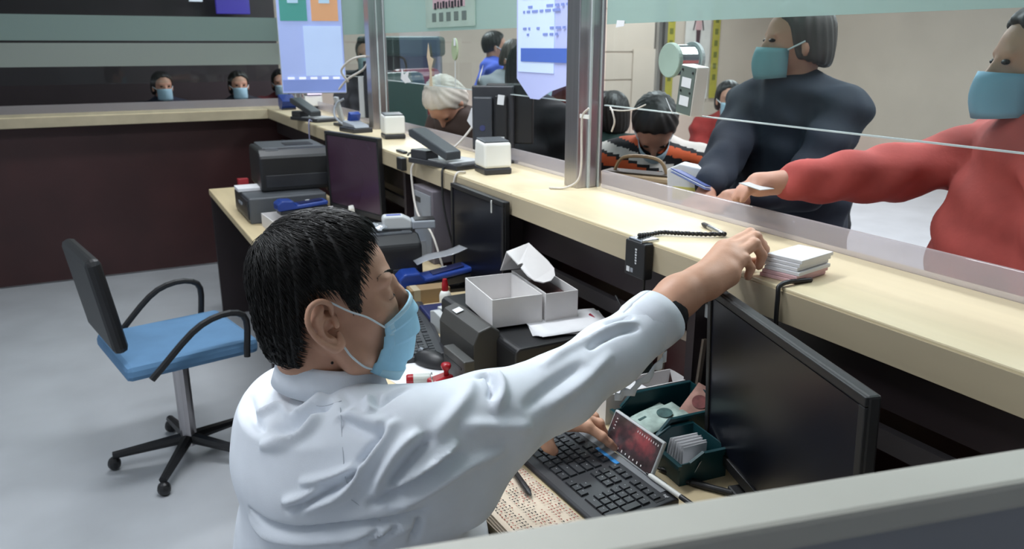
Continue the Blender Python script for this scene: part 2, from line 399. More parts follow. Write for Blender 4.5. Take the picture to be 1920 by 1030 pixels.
COAT_LINES = [
    ([(0.153, 1.17, 1.032), (0.147, 1.083, 1.033), (0.152, 1.037, 1.031)], 0.0059, -0.009),
    ([(0.186, 1.075, 1.054), (0.186, 1.055, 1.051), (0.187, 1.033, 1.046)], 0.0059, 0.0076),
    ([(0.146, 1.085, 1.033), (0.166, 1.079, 1.043), (0.186, 1.07, 1.054)], 0.0074, 0.012),
    ([(0.187, 1.033, 1.046), (0.216, 1.025, 1.062), (0.242, 1.025, 1.075)], 0.0074, 0.012),
    ([(0.156, 1.043, 1.033), (0.185, 1.017, 1.042), (0.216, 1.007, 1.059), (0.24, 1.003, 1.074)], 0.0088, -0.015),
    ([(0.225, 1.0, 1.064), (0.209, 0.989, 1.049), (0.175, 0.992, 1.031), (0.141, 1.025, 1.019)], 0.0074, 0.0164),
    ([(0.305, 0.908, 1.075), (0.272, 0.9, 1.041), (0.259, 0.9, 1.025), (0.248, 0.903, 1.008), (0.234, 0.908, 0.99), (0.217, 0.915, 0.976), (0.193, 0.928, 0.965), (0.171, 0.942, 0.957)], 0.0066, 0.0196),
    ([(0.298, 0.917, 1.076), (0.266, 0.908, 1.043), (0.253, 0.909, 1.027), (0.24, 0.912, 1.008), (0.225, 0.918, 0.993)], 0.0059, -0.0164),
    ([(0.259, 0.9, 1.025), (0.231, 0.92, 1.008), (0.201, 0.938, 0.995), (0.176, 0.953, 0.99)], 0.0059, 0.015),
    ([(0.206, 0.931, 0.989), (0.181, 0.941, 0.974), (0.154, 0.959, 0.962)], 0.0066, 0.0134),
    ([(0.231, 0.914, 0.996), (0.204, 0.927, 0.981), (0.179, 0.937, 0.965), (0.153, 0.958, 0.953)], 0.0059, -0.012),
    ([(0.327, 0.887, 1.061), (0.29, 0.883, 1.037), (0.256, 0.886, 0.981)], 0.0074, 0.015),
    ([(0.344, 0.882, 1.053), (0.305, 0.874, 1.031), (0.267, 0.88, 0.985)], 0.0074, -0.0164),
    ([(0.378, 0.881, 1.037), (0.321, 0.867, 1.017), (0.27, 0.879, 0.989)], 0.0059, 0.0164),
    ([(0.385, 0.878, 1.023), (0.315, 0.866, 1.005), (0.271, 0.877, 0.982), (0.247, 0.889, 0.97)], 0.0059, -0.015),
    ([(0.456, 0.89, 0.998), (0.373, 0.87, 1.001), (0.31, 0.867, 0.979), (0.275, 0.874, 0.966)], 0.0081, 0.015),
    ([(0.502, 0.896, 1.021), (0.449, 0.893, 1.035), (0.383, 0.89, 1.053)], 0.0103, 0.009),
    ([(0.119, 1.031, 0.925), (0.134, 0.993, 0.92), (0.154, 0.96, 0.922), (0.181, 0.935, 0.926), (0.23, 0.896, 0.941), (0.269, 0.876, 0.947), (0.329, 0.868, 0.954)], 0.0044, -0.024),
    ([(0.12, 1.045, 0.901), (0.134, 1.002, 0.9), (0.154, 0.967, 0.904), (0.181, 0.94, 0.909), (0.229, 0.898, 0.925), (0.269, 0.878, 0.93), (0.329, 0.87, 0.936)], 0.0088, 0.012),
    ([(0.288, 0.873, 0.938), (0.271, 0.879, 0.926), (0.254, 0.892, 0.906)], 0.0052, -0.0134),
    ([(0.314, 0.87, 0.944), (0.311, 0.875, 0.922), (0.308, 0.889, 0.89)], 0.0052, -0.0134),
    ([(0.264, 0.879, 0.938), (0.248, 0.888, 0.925), (0.218, 0.913, 0.902)], 0.0052, -0.012),
    ([(0.44, 0.96, 1.086), (0.459, 0.962, 1.086), (0.458, 0.944, 1.083), (0.453, 0.927, 1.077), (0.442, 0.913, 1.068)], 0.0048, -0.018),
    ([(0.474, 0.968, 1.085), (0.471, 0.94, 1.081), (0.462, 0.919, 1.071), (0.441, 0.901, 1.054)], 0.0074, 0.0134),
    ([(0.43, 0.958, 1.085), (0.417, 0.93, 1.08), (0.38, 0.902, 1.068), (0.331, 0.878, 1.047)], 0.0103, 0.009),
    ([(0.752, 1.006, 1.113), (0.698, 1.012, 1.108)], 0.0044, -0.0106),
    ([(0.754, 0.988, 1.102), (0.683, 0.982, 1.098), (0.642, 0.974, 1.087)], 0.0052, -0.0134),
    ([(0.76, 0.997, 1.11), (0.691, 0.994, 1.104), (0.631, 0.99, 1.089), (0.548, 0.962, 1.079)], 0.0074, 0.009),
    ([(0.629, 0.954, 1.075), (0.56, 0.934, 1.061), (0.487, 0.901, 1.048)], 0.0103, -0.009),
    ([(0.683, 0.96, 1.08), (0.606, 0.932, 1.053), (0.527, 0.908, 1.036)], 0.0088, 0.0076),
    ([(0.298, 0.97, 1.088), (0.287, 0.949, 1.081), (0.302, 0.948, 1.088), (0.341, 0.958, 1.093)], 0.0059, -0.012),
    ([(0.283, 0.971, 1.084), (0.28, 0.94, 1.074)], 0.0088, 0.012),
    ([(0.238, 0.971, 1.064), (0.258, 0.939, 1.058), (0.281, 0.902, 1.053)], 0.0074, -0.012),
    ([(0.245, 0.975, 1.071), (0.271, 0.936, 1.066), (0.297, 0.904, 1.067)], 0.0088, 0.0106),
    ([(0.256, 1.011, 1.081), (0.258, 0.979, 1.078), (0.244, 0.971, 1.068)], 0.0074, -0.006),
]
COAT_SEAMS = [
    [(0.2454, 0.9796, 1.0727), (0.2395, 0.9568, 1.0562), (0.2337, 0.9342, 1.0319), (0.2306, 0.9208, 1.0078), (0.2313, 0.9115, 0.9927)],
    [(0.2229, 0.914, 0.9833), (0.2374, 0.897, 0.9727), (0.2627, 0.8781, 0.9496)],
    [(0.25, 0.9895, 1.0779), (0.2252, 1.0114, 1.066), (0.1967, 1.0684, 1.0597)],
]

# ================================================================ the clerk in the white coat
m_skin = M('skin', 'cc9b80', .5, var=.05, scale=30, bump=.06, bscale=300)
m_hair = M('black_hair', '14110f', .42, var=.25, scale=60, spec=.35)
m_coat = M('white_cotton', 'e4e9f0', .85, var=.02, scale=20, bump=.12, bscale=900, spec=.2)
m_mask = M('mask_blue', 'a6d8f0', .75, var=.03, scale=40, bump=.1, bscale=1200, spec=.2)
m_maskw = M('mask_white', 'dfe8ec', .8, var=.02)
m_black = M('black_knit', '15151a', .8, var=.1, scale=80)
m_nail = M('nail', 'dfb0a2', .25, var=.04)
man = thing('person', 'seated clerk in white coat and light blue mask reaching over the counter', 'person', (.2, 1.1, 0))
def inman(o):
    o.parent = man; o.matrix_parent_inverse = Matrix.Translation((-.2, -1.1, 0)); return o
HO = np.array([.260, 1.093, 1.178])
def hrot(yaw, pitch, roll):
    cy, sy, cp, sp, cr, sr = math.cos(yaw), math.sin(yaw), math.cos(pitch), math.sin(pitch), math.cos(roll), math.sin(roll)
    return np.array([[cy,-sy,0],[sy,cy,0],[0,0,1]]) @ np.array([[cp,0,-sp],[0,1,0],[sp,0,cp]]) @ np.array([[1,0,0],[0,cr,-sr],[0,sr,cr]])
HR = hrot(-.15, .06, -.08)
def HW(p): return HO+HR @ np.array(p)
SH, EL, WR = (.335, .95, 1.01), (.60, .985, 1.022), (.932, 1.056, 1.131)
SHL, ELL, WRL = (.235, 1.27, .99), (.45, 1.36, .80), (.705, 1.225, .835)
NB = (.245, 1.098, 1.03)
f = Field((-.02, .86, .70), (1.22, 1.46, 1.36), .0025)
# head
def he(c, r, k=.012, op='add', R=None): f.ell(HW(c), r, k, HR if R is None else HR @ R, op)
he((.0, 0, .053), (.090, .074, .080))
he((.042, 0, .045), (.055, .062, .058), .02)
he((.045, 0, -.022), (.055, .060, .075), .025)
for s in (-1, 1):
    f.chain([HW((.0, .056*s, -.03)), HW((.03, .05*s, -.068)), HW((.075, .02*s, -.092))], [.018, .017, .016], .02)
    he((.066, .040*s, -.006), (.024, .022, .02), .02)
    he((.083, .027*s, .041), (.016, .026, .010), .014)
    he((.107, .036*s, .021), (.012, .016, .011), .008, 'cut')
    he((.0815, .034*s, .019), (.0145, .0165, .0130), .005)
    he((.112, .011*s, -.022), (.010, .009, .007), .006)
    he((.082, .022*s, -.008), (.022, .020, .026), .014)
he((.078, 0, -.088), (.022, .022, .016), .015)
f.chain([HW((.090, 0, .046)), HW((.098, 0, .028)), HW((.110, 0, .008)), HW((.121, 0, -.013))], [.011, .0105, .010, .0115], .008)
he((.098, 0, -.052), (.014, .022, .010), .01)
# neck and hidden trunk
f.chain([HW((-.022, 0, -.02)), HW((-.025, .0, -.07)), NB], [.052, .049, .050], .015)
f.chain([HW((.02, 0, -.05)), (.275, 1.095, 1.03)], [.034, .036], .015)
f.chain([(.235, 1.25, .93), (.235, 1.098, .97), SH], [.03, .04, .035], .02)
f.chain([NB, (.26, 1.1, .85), (.28, 1.1, .72)], [.05, .11, .11], .02)
# ears
ea = math.radians(17)
def EW(p, s=-1):
    x, y, z = p; x, z = x*1.08, z*1.12; x, z = x*math.cos(ea)-z*math.sin(ea), x*math.sin(ea)+z*math.cos(ea)
    return HW((x-.002, s*y, z-.004))
ears = []
for s in (-1, 1):
    e_ = EW((-.004, .084, .002), s); fe = Field(e_-.05, e_+.05, .00125)
    fe.chain([EW(p, s) for p in ((.0, .060, .004), (-.006, .076, .006))], [.016, .012], .008)
    fe.chain([EW(p, s) for p in ((-.002, .079, .027), (-.0115, .0845, .012), (-.011, .0835, -.008), (-.003, .078, -.024))], [.0085, .0085, .008, .007], .006)
    hx = spline([EW(p, s) for p in ((.010, .077, .012), (.0125, .083, .025), (.003, .089, .035), (-.011, .093, .033), (-.0205, .096, .019), (-.0205, .095, .0), (-.014, .091, -.017), (-.005, .084, -.029), (.005, .079, -.027), (.007, .075, -.014))], 4)
    fe.chain(hx, list(np.interp(np.linspace(0, 1, len(hx)), np.linspace(0, 1, 10), [.0030, .0034, .0036, .0038, .0038, .0036, .0038, .0058, .0052, .003])), .002)
    fe.chain([EW(p, s) for p in ((.001, .086, .024), (-.0095, .091, .016), (-.0115, .091, .0), (-.005, .087, -.014))], [.0035, .004, .004, .0035], .003)
    fe.ell(EW((.001, .086, -.002), s), (.0105, .011, .014), .003, HR, 'cut')
    fe.chain([EW(p, s) for p in ((.003, .094, .028), (-.008, .098, .027), (-.0155, .100, .014), (-.0155, .099, .0))], [.004, .0045, .0045, .004], .002, 'cut')
    fe.chain([EW((.010, .076, .004), s), EW((.009, .082, -.003), s)], [.005, .0042], .004)
    ears.append(fe.mesh(1))
# right arm and hand (reaching over the counter)
f.chain([SH, EL, (.80, 1.035, 1.085), (.885, 1.05, 1.118), WR], [.05, .044, .040, .033, .029], .03)
f.cap((.885, 1.062, 1.112), WR, .028, .026, .02)
RF = {'little': [(1.002, 1.050, 1.148), (1.043, 1.056, 1.166), (1.060, 1.056, 1.146), (1.052, 1.054, 1.130)],
      'ring': [(1.020, 1.068, 1.164), (1.080, 1.072, 1.187), (1.100, 1.070, 1.163), (1.092, 1.068, 1.143)],
      'middle': [(1.030, 1.087, 1.174), (1.100, 1.091, 1.194), (1.122, 1.087, 1.168), (1.116, 1.084, 1.145)],
      'index': [(1.034, 1.106, 1.176), (1.106, 1.112, 1.196), (1.134, 1.106, 1.172), (1.132, 1.102, 1.150)]}
FR = {'little': (.0085, .0078, .0068), 'ring': (.0098, .0088, .0078), 'middle': (.0102, .0092, .008), 'index': (.0102, .009, .008)}
for n, P in RF.items():
    a, b, d = (u*1.18 for u in FR[n])
    f.cap(WR, P[0], .019, a*1.25, .022)
    f.ell(P[0], (a*1.25,)*3, .008)
    f.cap(P[0], P[1], a*1.05, b*1.06, .006); f.ell(P[1], (b*1.14,)*3, .003)
    f.cap(P[1], P[2], b, d*1.05, .003); f.cap(P[2], P[3], d*1.05, d*.9, .003)
f.cap((.96, 1.05, 1.128), (1.0, 1.05, 1.138), .022, .018, .02)
f.cap((.97, 1.09, 1.128), (1.02, 1.105, 1.158), .020, .014, .02)
RT = [(.965, 1.090, 1.125), (1.035, 1.118, 1.140), (1.085, 1.118, 1.142), (1.118, 1.108, 1.138)]
f.chain(RT, [.018, .0125, .0105, .0085], .01)
# left arm and hand (on the keyboard)
f.chain([(.235, 1.25, .93), ELL, (.62, 1.272, .822), WRL], [.048, .042, .032, .027], .03)
LF = [([(.778, 1.172, .830), (.800, 1.152, .812), (.814, 1.146, .797), (.826, 1.145, .784)], .0098),
      ([(.787, 1.197, .835), (.815, 1.183, .823), (.825, 1.182, .801), (.827, 1.182, .787)], .0098),
      ([(.789, 1.220, .833), (.822, 1.213, .823), (.835, 1.214, .802), (.840, 1.216, .787)], .0094),
      ([(.782, 1.241, .825), (.812, 1.241, .816), (.824, 1.243, .800), (.829, 1.244, .787)], .0084)]
for P, a in LF:
    f.cap(WRL, P[0], .018, a*1.25, .02)
    f.cap(P[0], P[1], a*1.05, a*.95, .006); f.ell(P[1], (a*1.03,)*3, .003)
    f.cap(P[1], P[2], a*.93, a*.86, .003); f.cap(P[2], P[3], a*.86, a*.74, .003)
LT = [(.716, 1.205, .828), (.694, 1.196, .812), (.700, 1.189, .799), (.709, 1.183, .788)]
f.chain(LT, [.017, .0125, .0115, .0098], .01)
V, F = f.mesh(1)
for Ve, Fe in ears: F = np.concatenate([F, Fe+len(V)]); V = np.concatenate([V, Ve])
inman(np_mesh('body', V, F, m_skin))
def nailp(tip, prev, up, w, name='fingernail'):
    t = np.array(tip); d = np.array(tip)-np.array(prev); d /= np.linalg.norm(d); u = np.array(up, float); u -= d*(u@d); u /= np.linalg.norm(u); s_ = np.cross(d, u)
    rows = []
    for i in range(5):
        a = -1+i/2; row = []
        for j in range(5):
            b = -1+j/2; row.append(tuple(t+d*(.0012+b*w*.62)+s_*a*w*.72+u*(w*1.0-.0022*a*a-.0016*max(b, 0)**2)))
        rows.append(row)
    inman(B().grid(rows).build(name, m_nail, smooth=True, solid=.0006))
nailp(LT[3], LT[2], (-.1, -.35, .9), .0085); nailp(LF[0][0][3], LF[0][0][2], (.5, -.2, .9), .006)
nailp(RF['little'][3], RF['little'][2], (1, -.3, .2), .005)
# ------------------------------------------------ hair
hp = [(.079, .130), (.068, .105), (.056, .082), (.050, .058), (.045, .038), (.042, .012), (.034, .010), (.026, .026), (.014, .044), (-.012, .048), (-.030, .032), (-.036, .0), (-.043, -.030), (-.054, -.058), (-.075, -.062), (-.13, -.028), (-.16, .0), (-.14, .2), (.15, .2), (.14, .14)]
def poly_sd(x, z, P):
    d = np.full(x.shape, 9., np.float32); ins = np.zeros(x.shape, bool); n = len(P)
    for i in range(n):
        ax, az = P[i]; bx, bz = P[(i+1) % n]; ex, ez = bx-ax, bz-az
        t = np.clip(((x-ax)*ex+(z-az)*ez)/(ex*ex+ez*ez), 0, 1); d = np.minimum(d, np.hypot(x-ax-ex*t, z-az-ez*t))
        c = ((az > z) != (bz > z)) & (x < ex*(z-az)/(ez if abs(ez) > 1e-9 else 1e-9)+ax); ins ^= c
    return np.where(ins, -d, d)
hf = Field((-.16, -.12, -.13), (.14, .12, .19), .003)
hf.ell((-.001, 0, .056), (.0985, .083, .091), .02); hf.ell((.040, 0, .060), (.060, .074, .068), .03)
hf.chain([(-.026, 0, -.01), (-.026, 0, -.09)], [.064, .060], .03); hf.ell((-.040, 0, .0), (.052, .064, .07), .03)
hf.put(lambda X, Y, Z: np.where(True, poly_sd(X, Z, hp), 0), (-.16, -.12, -.13), (.14, .12, .19), .006, 'isect')
# intersection is a cut with the complement
V, F = hf.mesh(1)
N = vnorm(V, F)
crown = np.array([-.055, .015, .145])
def flow(P, N):
    d = P-crown; d[:, 0] += .05*np.clip(P[:, 2]*10, 0, 1); d[:, 2] -= .03
    d -= N*(d*N).sum(1)[:, None]; return d/(np.linalg.norm(d, axis=1)[:, None]+1e-9)
ang = np.arctan2(V[:, 1]-crown[1], V[:, 0]-crown[0]); rr = np.linalg.norm(V-crown, axis=1)
V2 = V+N*(.0010*np.sin(ang*23+np.sin(rr*60)*1.5)*np.clip(rr*12, 0, 1)+.0012*np.sin(ang*57+rr*40))[:, None]
hair = np_mesh('hair', V2 @ HR.T+HO, F, m_hair); inman(hair)
sel = RNG.choice(len(V), 9000); P = V2[sel].copy(); Nn = N[sel]
keep = (Nn[:, 2] > -.75) & ~((Nn[:, 0] > .9)); P, Nn = P[keep], Nn[keep]
vs, fs = [], []; segs = 5; k3 = 3; pts = [P]; cur = P.copy(); nn = Nn.copy(); L = (.0045+.003*RNG.random(len(P)))
jit = RNG.normal(0, .10, P.shape)
for s in range(segs-1):
    d = flow(cur, nn)+jit; d -= nn*(d*nn).sum(1)[:, None]; d /= np.linalg.norm(d, axis=1)[:, None]
    cur = cur+d*L[:, None]+nn*(.0006 if s < 2 else -.0009)
    q = cur-np.array([-.008, 0, .05]); nn = q/np.array([.11, .086, .094])**2; nn /= np.linalg.norm(nn, axis=1)[:, None]
    pts.append(cur.copy())
pts = np.stack(pts, 1); n = len(P); tang = np.gradient(pts, axis=1); side = np.cross(tang, Nn[:, None, :]); side /= np.linalg.norm(side, axis=2)[..., None]+1e-9
wd = np.array([.0005, .0007, .0007, .0005, .0001])[None, :, None]
ring = np.stack([pts+side*wd, pts-side*wd, pts+Nn[:, None, :]*wd*1.2], 2)
VV = ring.reshape(-1, 3); base = (np.arange(n)*segs*3)[:, None, None]; ii = np.arange(segs-1)[None, :, None]; jj = np.arange(3)[None, None, :]
a = base+ii*3+jj; b_ = base+ii*3+(jj+1) % 3
FF = np.stack([a, b_, b_+3, a+3], -1).reshape(-1, 4)
so = np_mesh('hair_strands', VV @ HR.T+HO, FF, m_hair); so['kind'] = 'stuff'; inman(so)
# eyebrow, lashes, mole
for s in (-1, 1):
    mb = MB()
    for i in range(160):
        t = random.random(); x0 = .104-.026*t**1.7; y0 = (.016+.034*t)*s; z0 = .044+.006*math.sin(t*2.6)-.004*t+random.uniform(-.003, .003)
        mb.tube([HW((x0+.0005, y0, z0)), HW((x0-.002, y0+.004*s, z0+.0025)), HW((x0-.005, y0+.008*s, z0+.002))], [.0006, .0005, .0001], 3)
    inman(mb.build('eyebrow', m_hair))
    mb = MB()
    mb.tube([HW(p) for p in ((.0985, .022*s, .0155), (.0975, .030*s, .0135), (.094, .038*s, .0128), (.0875, .0455*s, .0125))], [.0004, .0007, .0008, .0004], 5)
    for i in range(12):
        t = i/11; p = (.0985-.011*t**1.8, (.022+.0235*t)*s, .0145-.0015*t); mb.tube([HW(p), HW((p[0]+.0022, p[1]+.001*s, p[2]-.002)), HW((p[0]+.004, p[1]+.002*s, p[2]-.003))], [.0004, .0003, .0001], 3)
    inman(mb.build('eyelashes', m_hair))
# ------------------------------------------------ mask
mk = []; NVv = 37; NU = 33
def mcen(v):
    P = [(.1255, .008), (.141, -.018), (.143, -.062), (.096, -.122)]
    b = [(1-v)**3, 3*v*(1-v)**2, 3*v*v*(1-v), v**3]; return sum(w_*p[0] for w_, p in zip(b, P)), sum(w_*p[1] for w_, p in zip(b, P))
for i in range(NU):
    u = -1+2*i/(NU-1); row = []
    for j in range(NVv):
        v = j/(NVv-1); cx_, cz_ = mcen(v); ex = .076+(.048-.076)*v+.008*math.sin(v*PI); ez = -.020-.068*v; ey = .0640-.008*v
        a = u*PI/2; sa = abs(math.cos(a))**.85
        pl = .0062*(((v*3.6) % 1)**1.5-.4)*(1 if .12 < v < .9 else 0)*(.35+.65*sa)
        row.append(tuple(HW((ex+(cx_-ex)*sa+pl, ey*math.sin(a), ez+(cz_-ez)*sa-pl*.3))))
    mk.append(row)
msk = B().grid(mk).build('mask', m_mask, smooth=True, solid=.0012); inman(msk)
def mstrip(rows, name, mat, off):
    mb = MB(); g = []
    for P in rows: g.append([tuple(np.array(p)+off*(HR @ np.array([1, 0, 0]))) for p in P])
    o = mb.grid(g).build(name, mat, smooth=True, solid=.001); o.parent = msk; return o
mstrip([r[0:4] for r in mk], 'top_band', M('mask_band', 'b9dff0', .7, var=.02), .0012)
mstrip([r[-4:] for r in mk], 'bottom_band', M('mask_band'), .0012)
for s, sl in ((-1, slice(0, 3)), (1, slice(-3, None))): mstrip(mk[sl], 'side_band', M('mask_band'), .0006)
for s in (-1, 1):
    e0 = mk[0 if s < 0 else -1]; pt = np.array(e0[2]); pb = np.array(e0[-3])
    top = [pt, HW((.052, .0755*s, -.002)), HW((.028, .080*s, .012)), EW((.008, .078, .032), s), EW((-.008, .074, .030), s)]
    st = B().tube(spline(top, 5), .0016, 6).build('ear_loop', m_maskw, smooth=True); st.parent = msk
    low = [pb, HW((.038, .0735*s, -.072)), HW((.022, .0785*s, -.052)), EW((.004, .076, -.030), s), EW((-.010, .074, -.018), s)]
    st = B().tube(spline(low, 5), .0016, 6).build('ear_loop', m_maskw, smooth=True); st.parent = msk
inman(B().ell(tuple(HW((-.003, -.0575, -.064))), (.0022,)*3, 8, 6).build('mole', m_hair, smooth=True))
# ------------------------------------------------ coat
cf = Field((.0, .74, .44), (.95, 1.52, 1.16), .004)
cf.loft([(.46, .30, 1.12, .21, .24), (.62, .31, 1.12, .215, .235), (.78, .305, 1.12, .205, .225), (.88, .282, 1.11, .160, .205), (.96, .252, 1.105, .120, .18), (1.02, .225, 1.10, .09, .13)], .03)
cf.chain([(.235, 1.265, .945), (.228, 1.19, .975), (.245, 1.098, 1.004), (.28, 1.0, 1.012), SH], [.074, .062, .060, .064, .076], .04)
cf.ell((.22, 1.10, .945), (.105, .165, .10), .05)
cf.chain([SH, (.47, .965, 1.012), EL, (.71, 1.012, 1.05), (.80, 1.033, 1.078)], [.079, .070, .058, .055, .050], .02)
cf.chain([(.36, .955, .975), (.48, .965, .985), (.56, .98, .998)], [.064, .044, .036], .03)
cf.chain([(.30, .955, .95), (.40, .95, .93)], [.08, .07], .05)
cf.chain([(.235, 1.27, .94), (.33, 1.33, .87), ELL, (.56, 1.30, .808)], [.080, .07, .060, .046], .03)
V, F = cf.mesh(2)
N = vnorm(V, F)
V = crease(V, N, COAT_LINES)
rn = RNG.normal(0, 1, 8)
V = V+N*(.0016*np.sin(V[:, 0]*38+V[:, 2]*21+1)*np.sin(V[:, 2]*44-V[:, 0]*17+V[:, 1]*13))[:, None]
coat = np_mesh('coat', V, F, m_coat); inman(coat)
def oncoat(o): o.parent = coat; return o
# cuff at the right wrist: open band with a button, black sleeve inside
ax = (np.array(WR)-np.array(EL)); ax /= np.linalg.norm(ax); cc = np.array((.796, 1.032, 1.078)); uu = np.cross(ax, (0, 1, 0)); uu /= np.linalg.norm(uu); vv = np.cross(ax, uu)
def ringp(c_, ru, rv, a, fl=0): return tuple(c_+uu*ru*math.cos(a)+vv*rv*math.sin(a)+ax*fl)
rows = []
for i, (t, r) in enumerate(((-.055, .047), (-.03, .050), (-.012, .052), (-.010, .054), (.02, .055), (.042, .0545))):
    rows.append([ringp(cc+ax*t, r*1.0, r*.88, 2*PI*k/40, .010*math.cos(2*PI*k/40-2.2)*(1 if t > 0 else 0)) for k in range(41)])
oncoat(B().grid(rows, flip=True).build('cuff', m_coat, smooth=True, solid=.003))
inman(B().tube([cc-ax*.03, cc+ax*.02, cc+ax*.060, cc+ax*.074], [.044, .044, .0425, .040], 28).build('undersleeve', m_black, smooth=True))
bp = np.array(ringp(cc+ax*.016, .055, .049, 4.15)); bn = bp-(cc+ax*.016); bn /= np.linalg.norm(bn)
rq = Vector(bn).to_track_quat('Z', 'Y').to_matrix().to_4x4(); rq.translation = Vector(bp+bn*.0005)
oncoat(B().lathe([(.0001, .003), (.004, .003), (.0062, .0036), (.0066, .002), (.0062, 0)], 18, rq).build('button', M('button', 'e4e8ec', .25, var=.02), smooth=True))
# loose placket strip hanging under the cuff
pl0 = [np.array(p) for p in ((.70, .975, 1.0), (.74, .978, 1.004), (.79, .985, 1.03), (.815, .99, 1.045))]
g = [[tuple(np.array(p)+np.array((0, -.004*math.sin(i*1.7), -.004*j-.003*math.sin(i*2+j)))) for j in range(5)] for i, p in enumerate(spline(pl0, 5))]
oncoat(B().grid(g).build('placket', m_coat, smooth=True, solid=.002))
# collar: stand and fold round the neck
g = []; g2 = []
for i in range(45):
    a = math.radians(-158)+math.radians(316)*i/44      # 0 = nape
    ca, sa = math.cos(a), math.sin(a)
    def cp(r, z): return (.264-ca*r*1.04, 1.097+sa*r*.98, z+.014*ca)
    g.append([cp(.066, 1.045), cp(.066, 1.080), cp(.067, 1.100)])
    g2.append([cp(.067, 1.100), cp(.0692, 1.103), cp(.0720, 1.097), cp(.077, 1.078), cp(.083, 1.058)])
oncoat(B().grid(g).build('collar_stand', m_coat, smooth=True, solid=.002)); oncoat(B().grid(g2).build('collar', m_coat, smooth=True, solid=.002))
# seam lines
for ln in COAT_SEAMS: oncoat(B().tube(spline(ln, 6), .0007, 5).build('seam', M('seam_grey', 'c3c8d0', .9), smooth=True))
# trousers and shoes below the desk, office stool
tf = Field((.0, .9, .0), (.75, 1.4, .62), .012)
for y in (1.02, 1.22): tf.chain([(.24, y, .53), (.58, y, .52), (.56, y, .10)], [.10, .075, .055], .03)
V, F = tf.mesh(2); inman(np_mesh('trousers', V, F, M('trouser_navy', '22242c', .85)))
for y in (1.02, 1.22): inman(B().prism([(.47, 0), (.74, 0), (.74, .03), (.66, .065), (.58, .10), (.49, .10)], -y-.045, -y+.045, 'y').build('shoe', m_black, bevel=.015))
st = thing('office_stool', 'black office stool under the seated clerk', 'stool', (.27, 1.12, 0))
B().lathe([(.001, .40), (.19, .40), (.20, .42), (.19, .445), (.001, .45)], 28).build('seat', M('black_vinyl', '17171a', .5), st, smooth=True)
B().lathe([(.03, .05), (.03, .40)], 14).build('post', m_steel, st)
for k in range(5):
    a = 2*PI*k/5; lg = B().tube([(0, 0, .08), (.25*math.cos(a), .25*math.sin(a), .055)], [.022, .014], 8).build('leg', M('black_plastic', '1a1a1c', .45), st)
    B().ell((.25*math.cos(a), .25*math.sin(a), .026), (.022, .022, .026), 10, 8).build('caster', M('black_plastic'), lg)

# ================================================================ things on the staff desk
ORD = 'first second third fourth fifth sixth seventh eighth ninth'.split()
m_blk = M('black_plastic', '1a1a1c', .45); m_blk2 = M('charcoal_plastic', '2b2c30', .4, var=.08); m_gry = M('grey_plastic', '8b9097', .5, var=.04)
m_lgry = M('light_grey_plastic', 'b9bcbc', .5, var=.03); m_wht = M('white_plastic', 'dcdcd6', .45, var=.02); m_paper = M('white_paper', 'dedee0', .9, var=.03, scale=12)
m_card = M('white_card', 'd6d3d2', .8, var=.03, scale=10); m_blue = M('royal_blue_plastic', '1c3a86', .35, var=.06); m_navy = M('navy_plastic', '1c2350', .3, var=.06)
m_red = M('red_plastic', '9c1420', .3, var=.06); m_teal = M('teal_plastic', '133c42', .35, var=.06); m_screen = M('dark_screen', '10121c', .28, var=.1, scale=2, spec=.3)
m_key = M('key_black', '26282c', .42, var=.05); m_lbl = M('white_print', 'd0d2d4', .7, var=.02)
def solidbox(name, label, cat, c, d, mat, rz=0, bevel=.003, group=None):
    o = B().box((0, 0, d[2]/2), d).build(name, mat, bevel=bevel); o.location = c; o.rotation_euler = (0, 0, rz)
    return tag(o, label, cat, group)
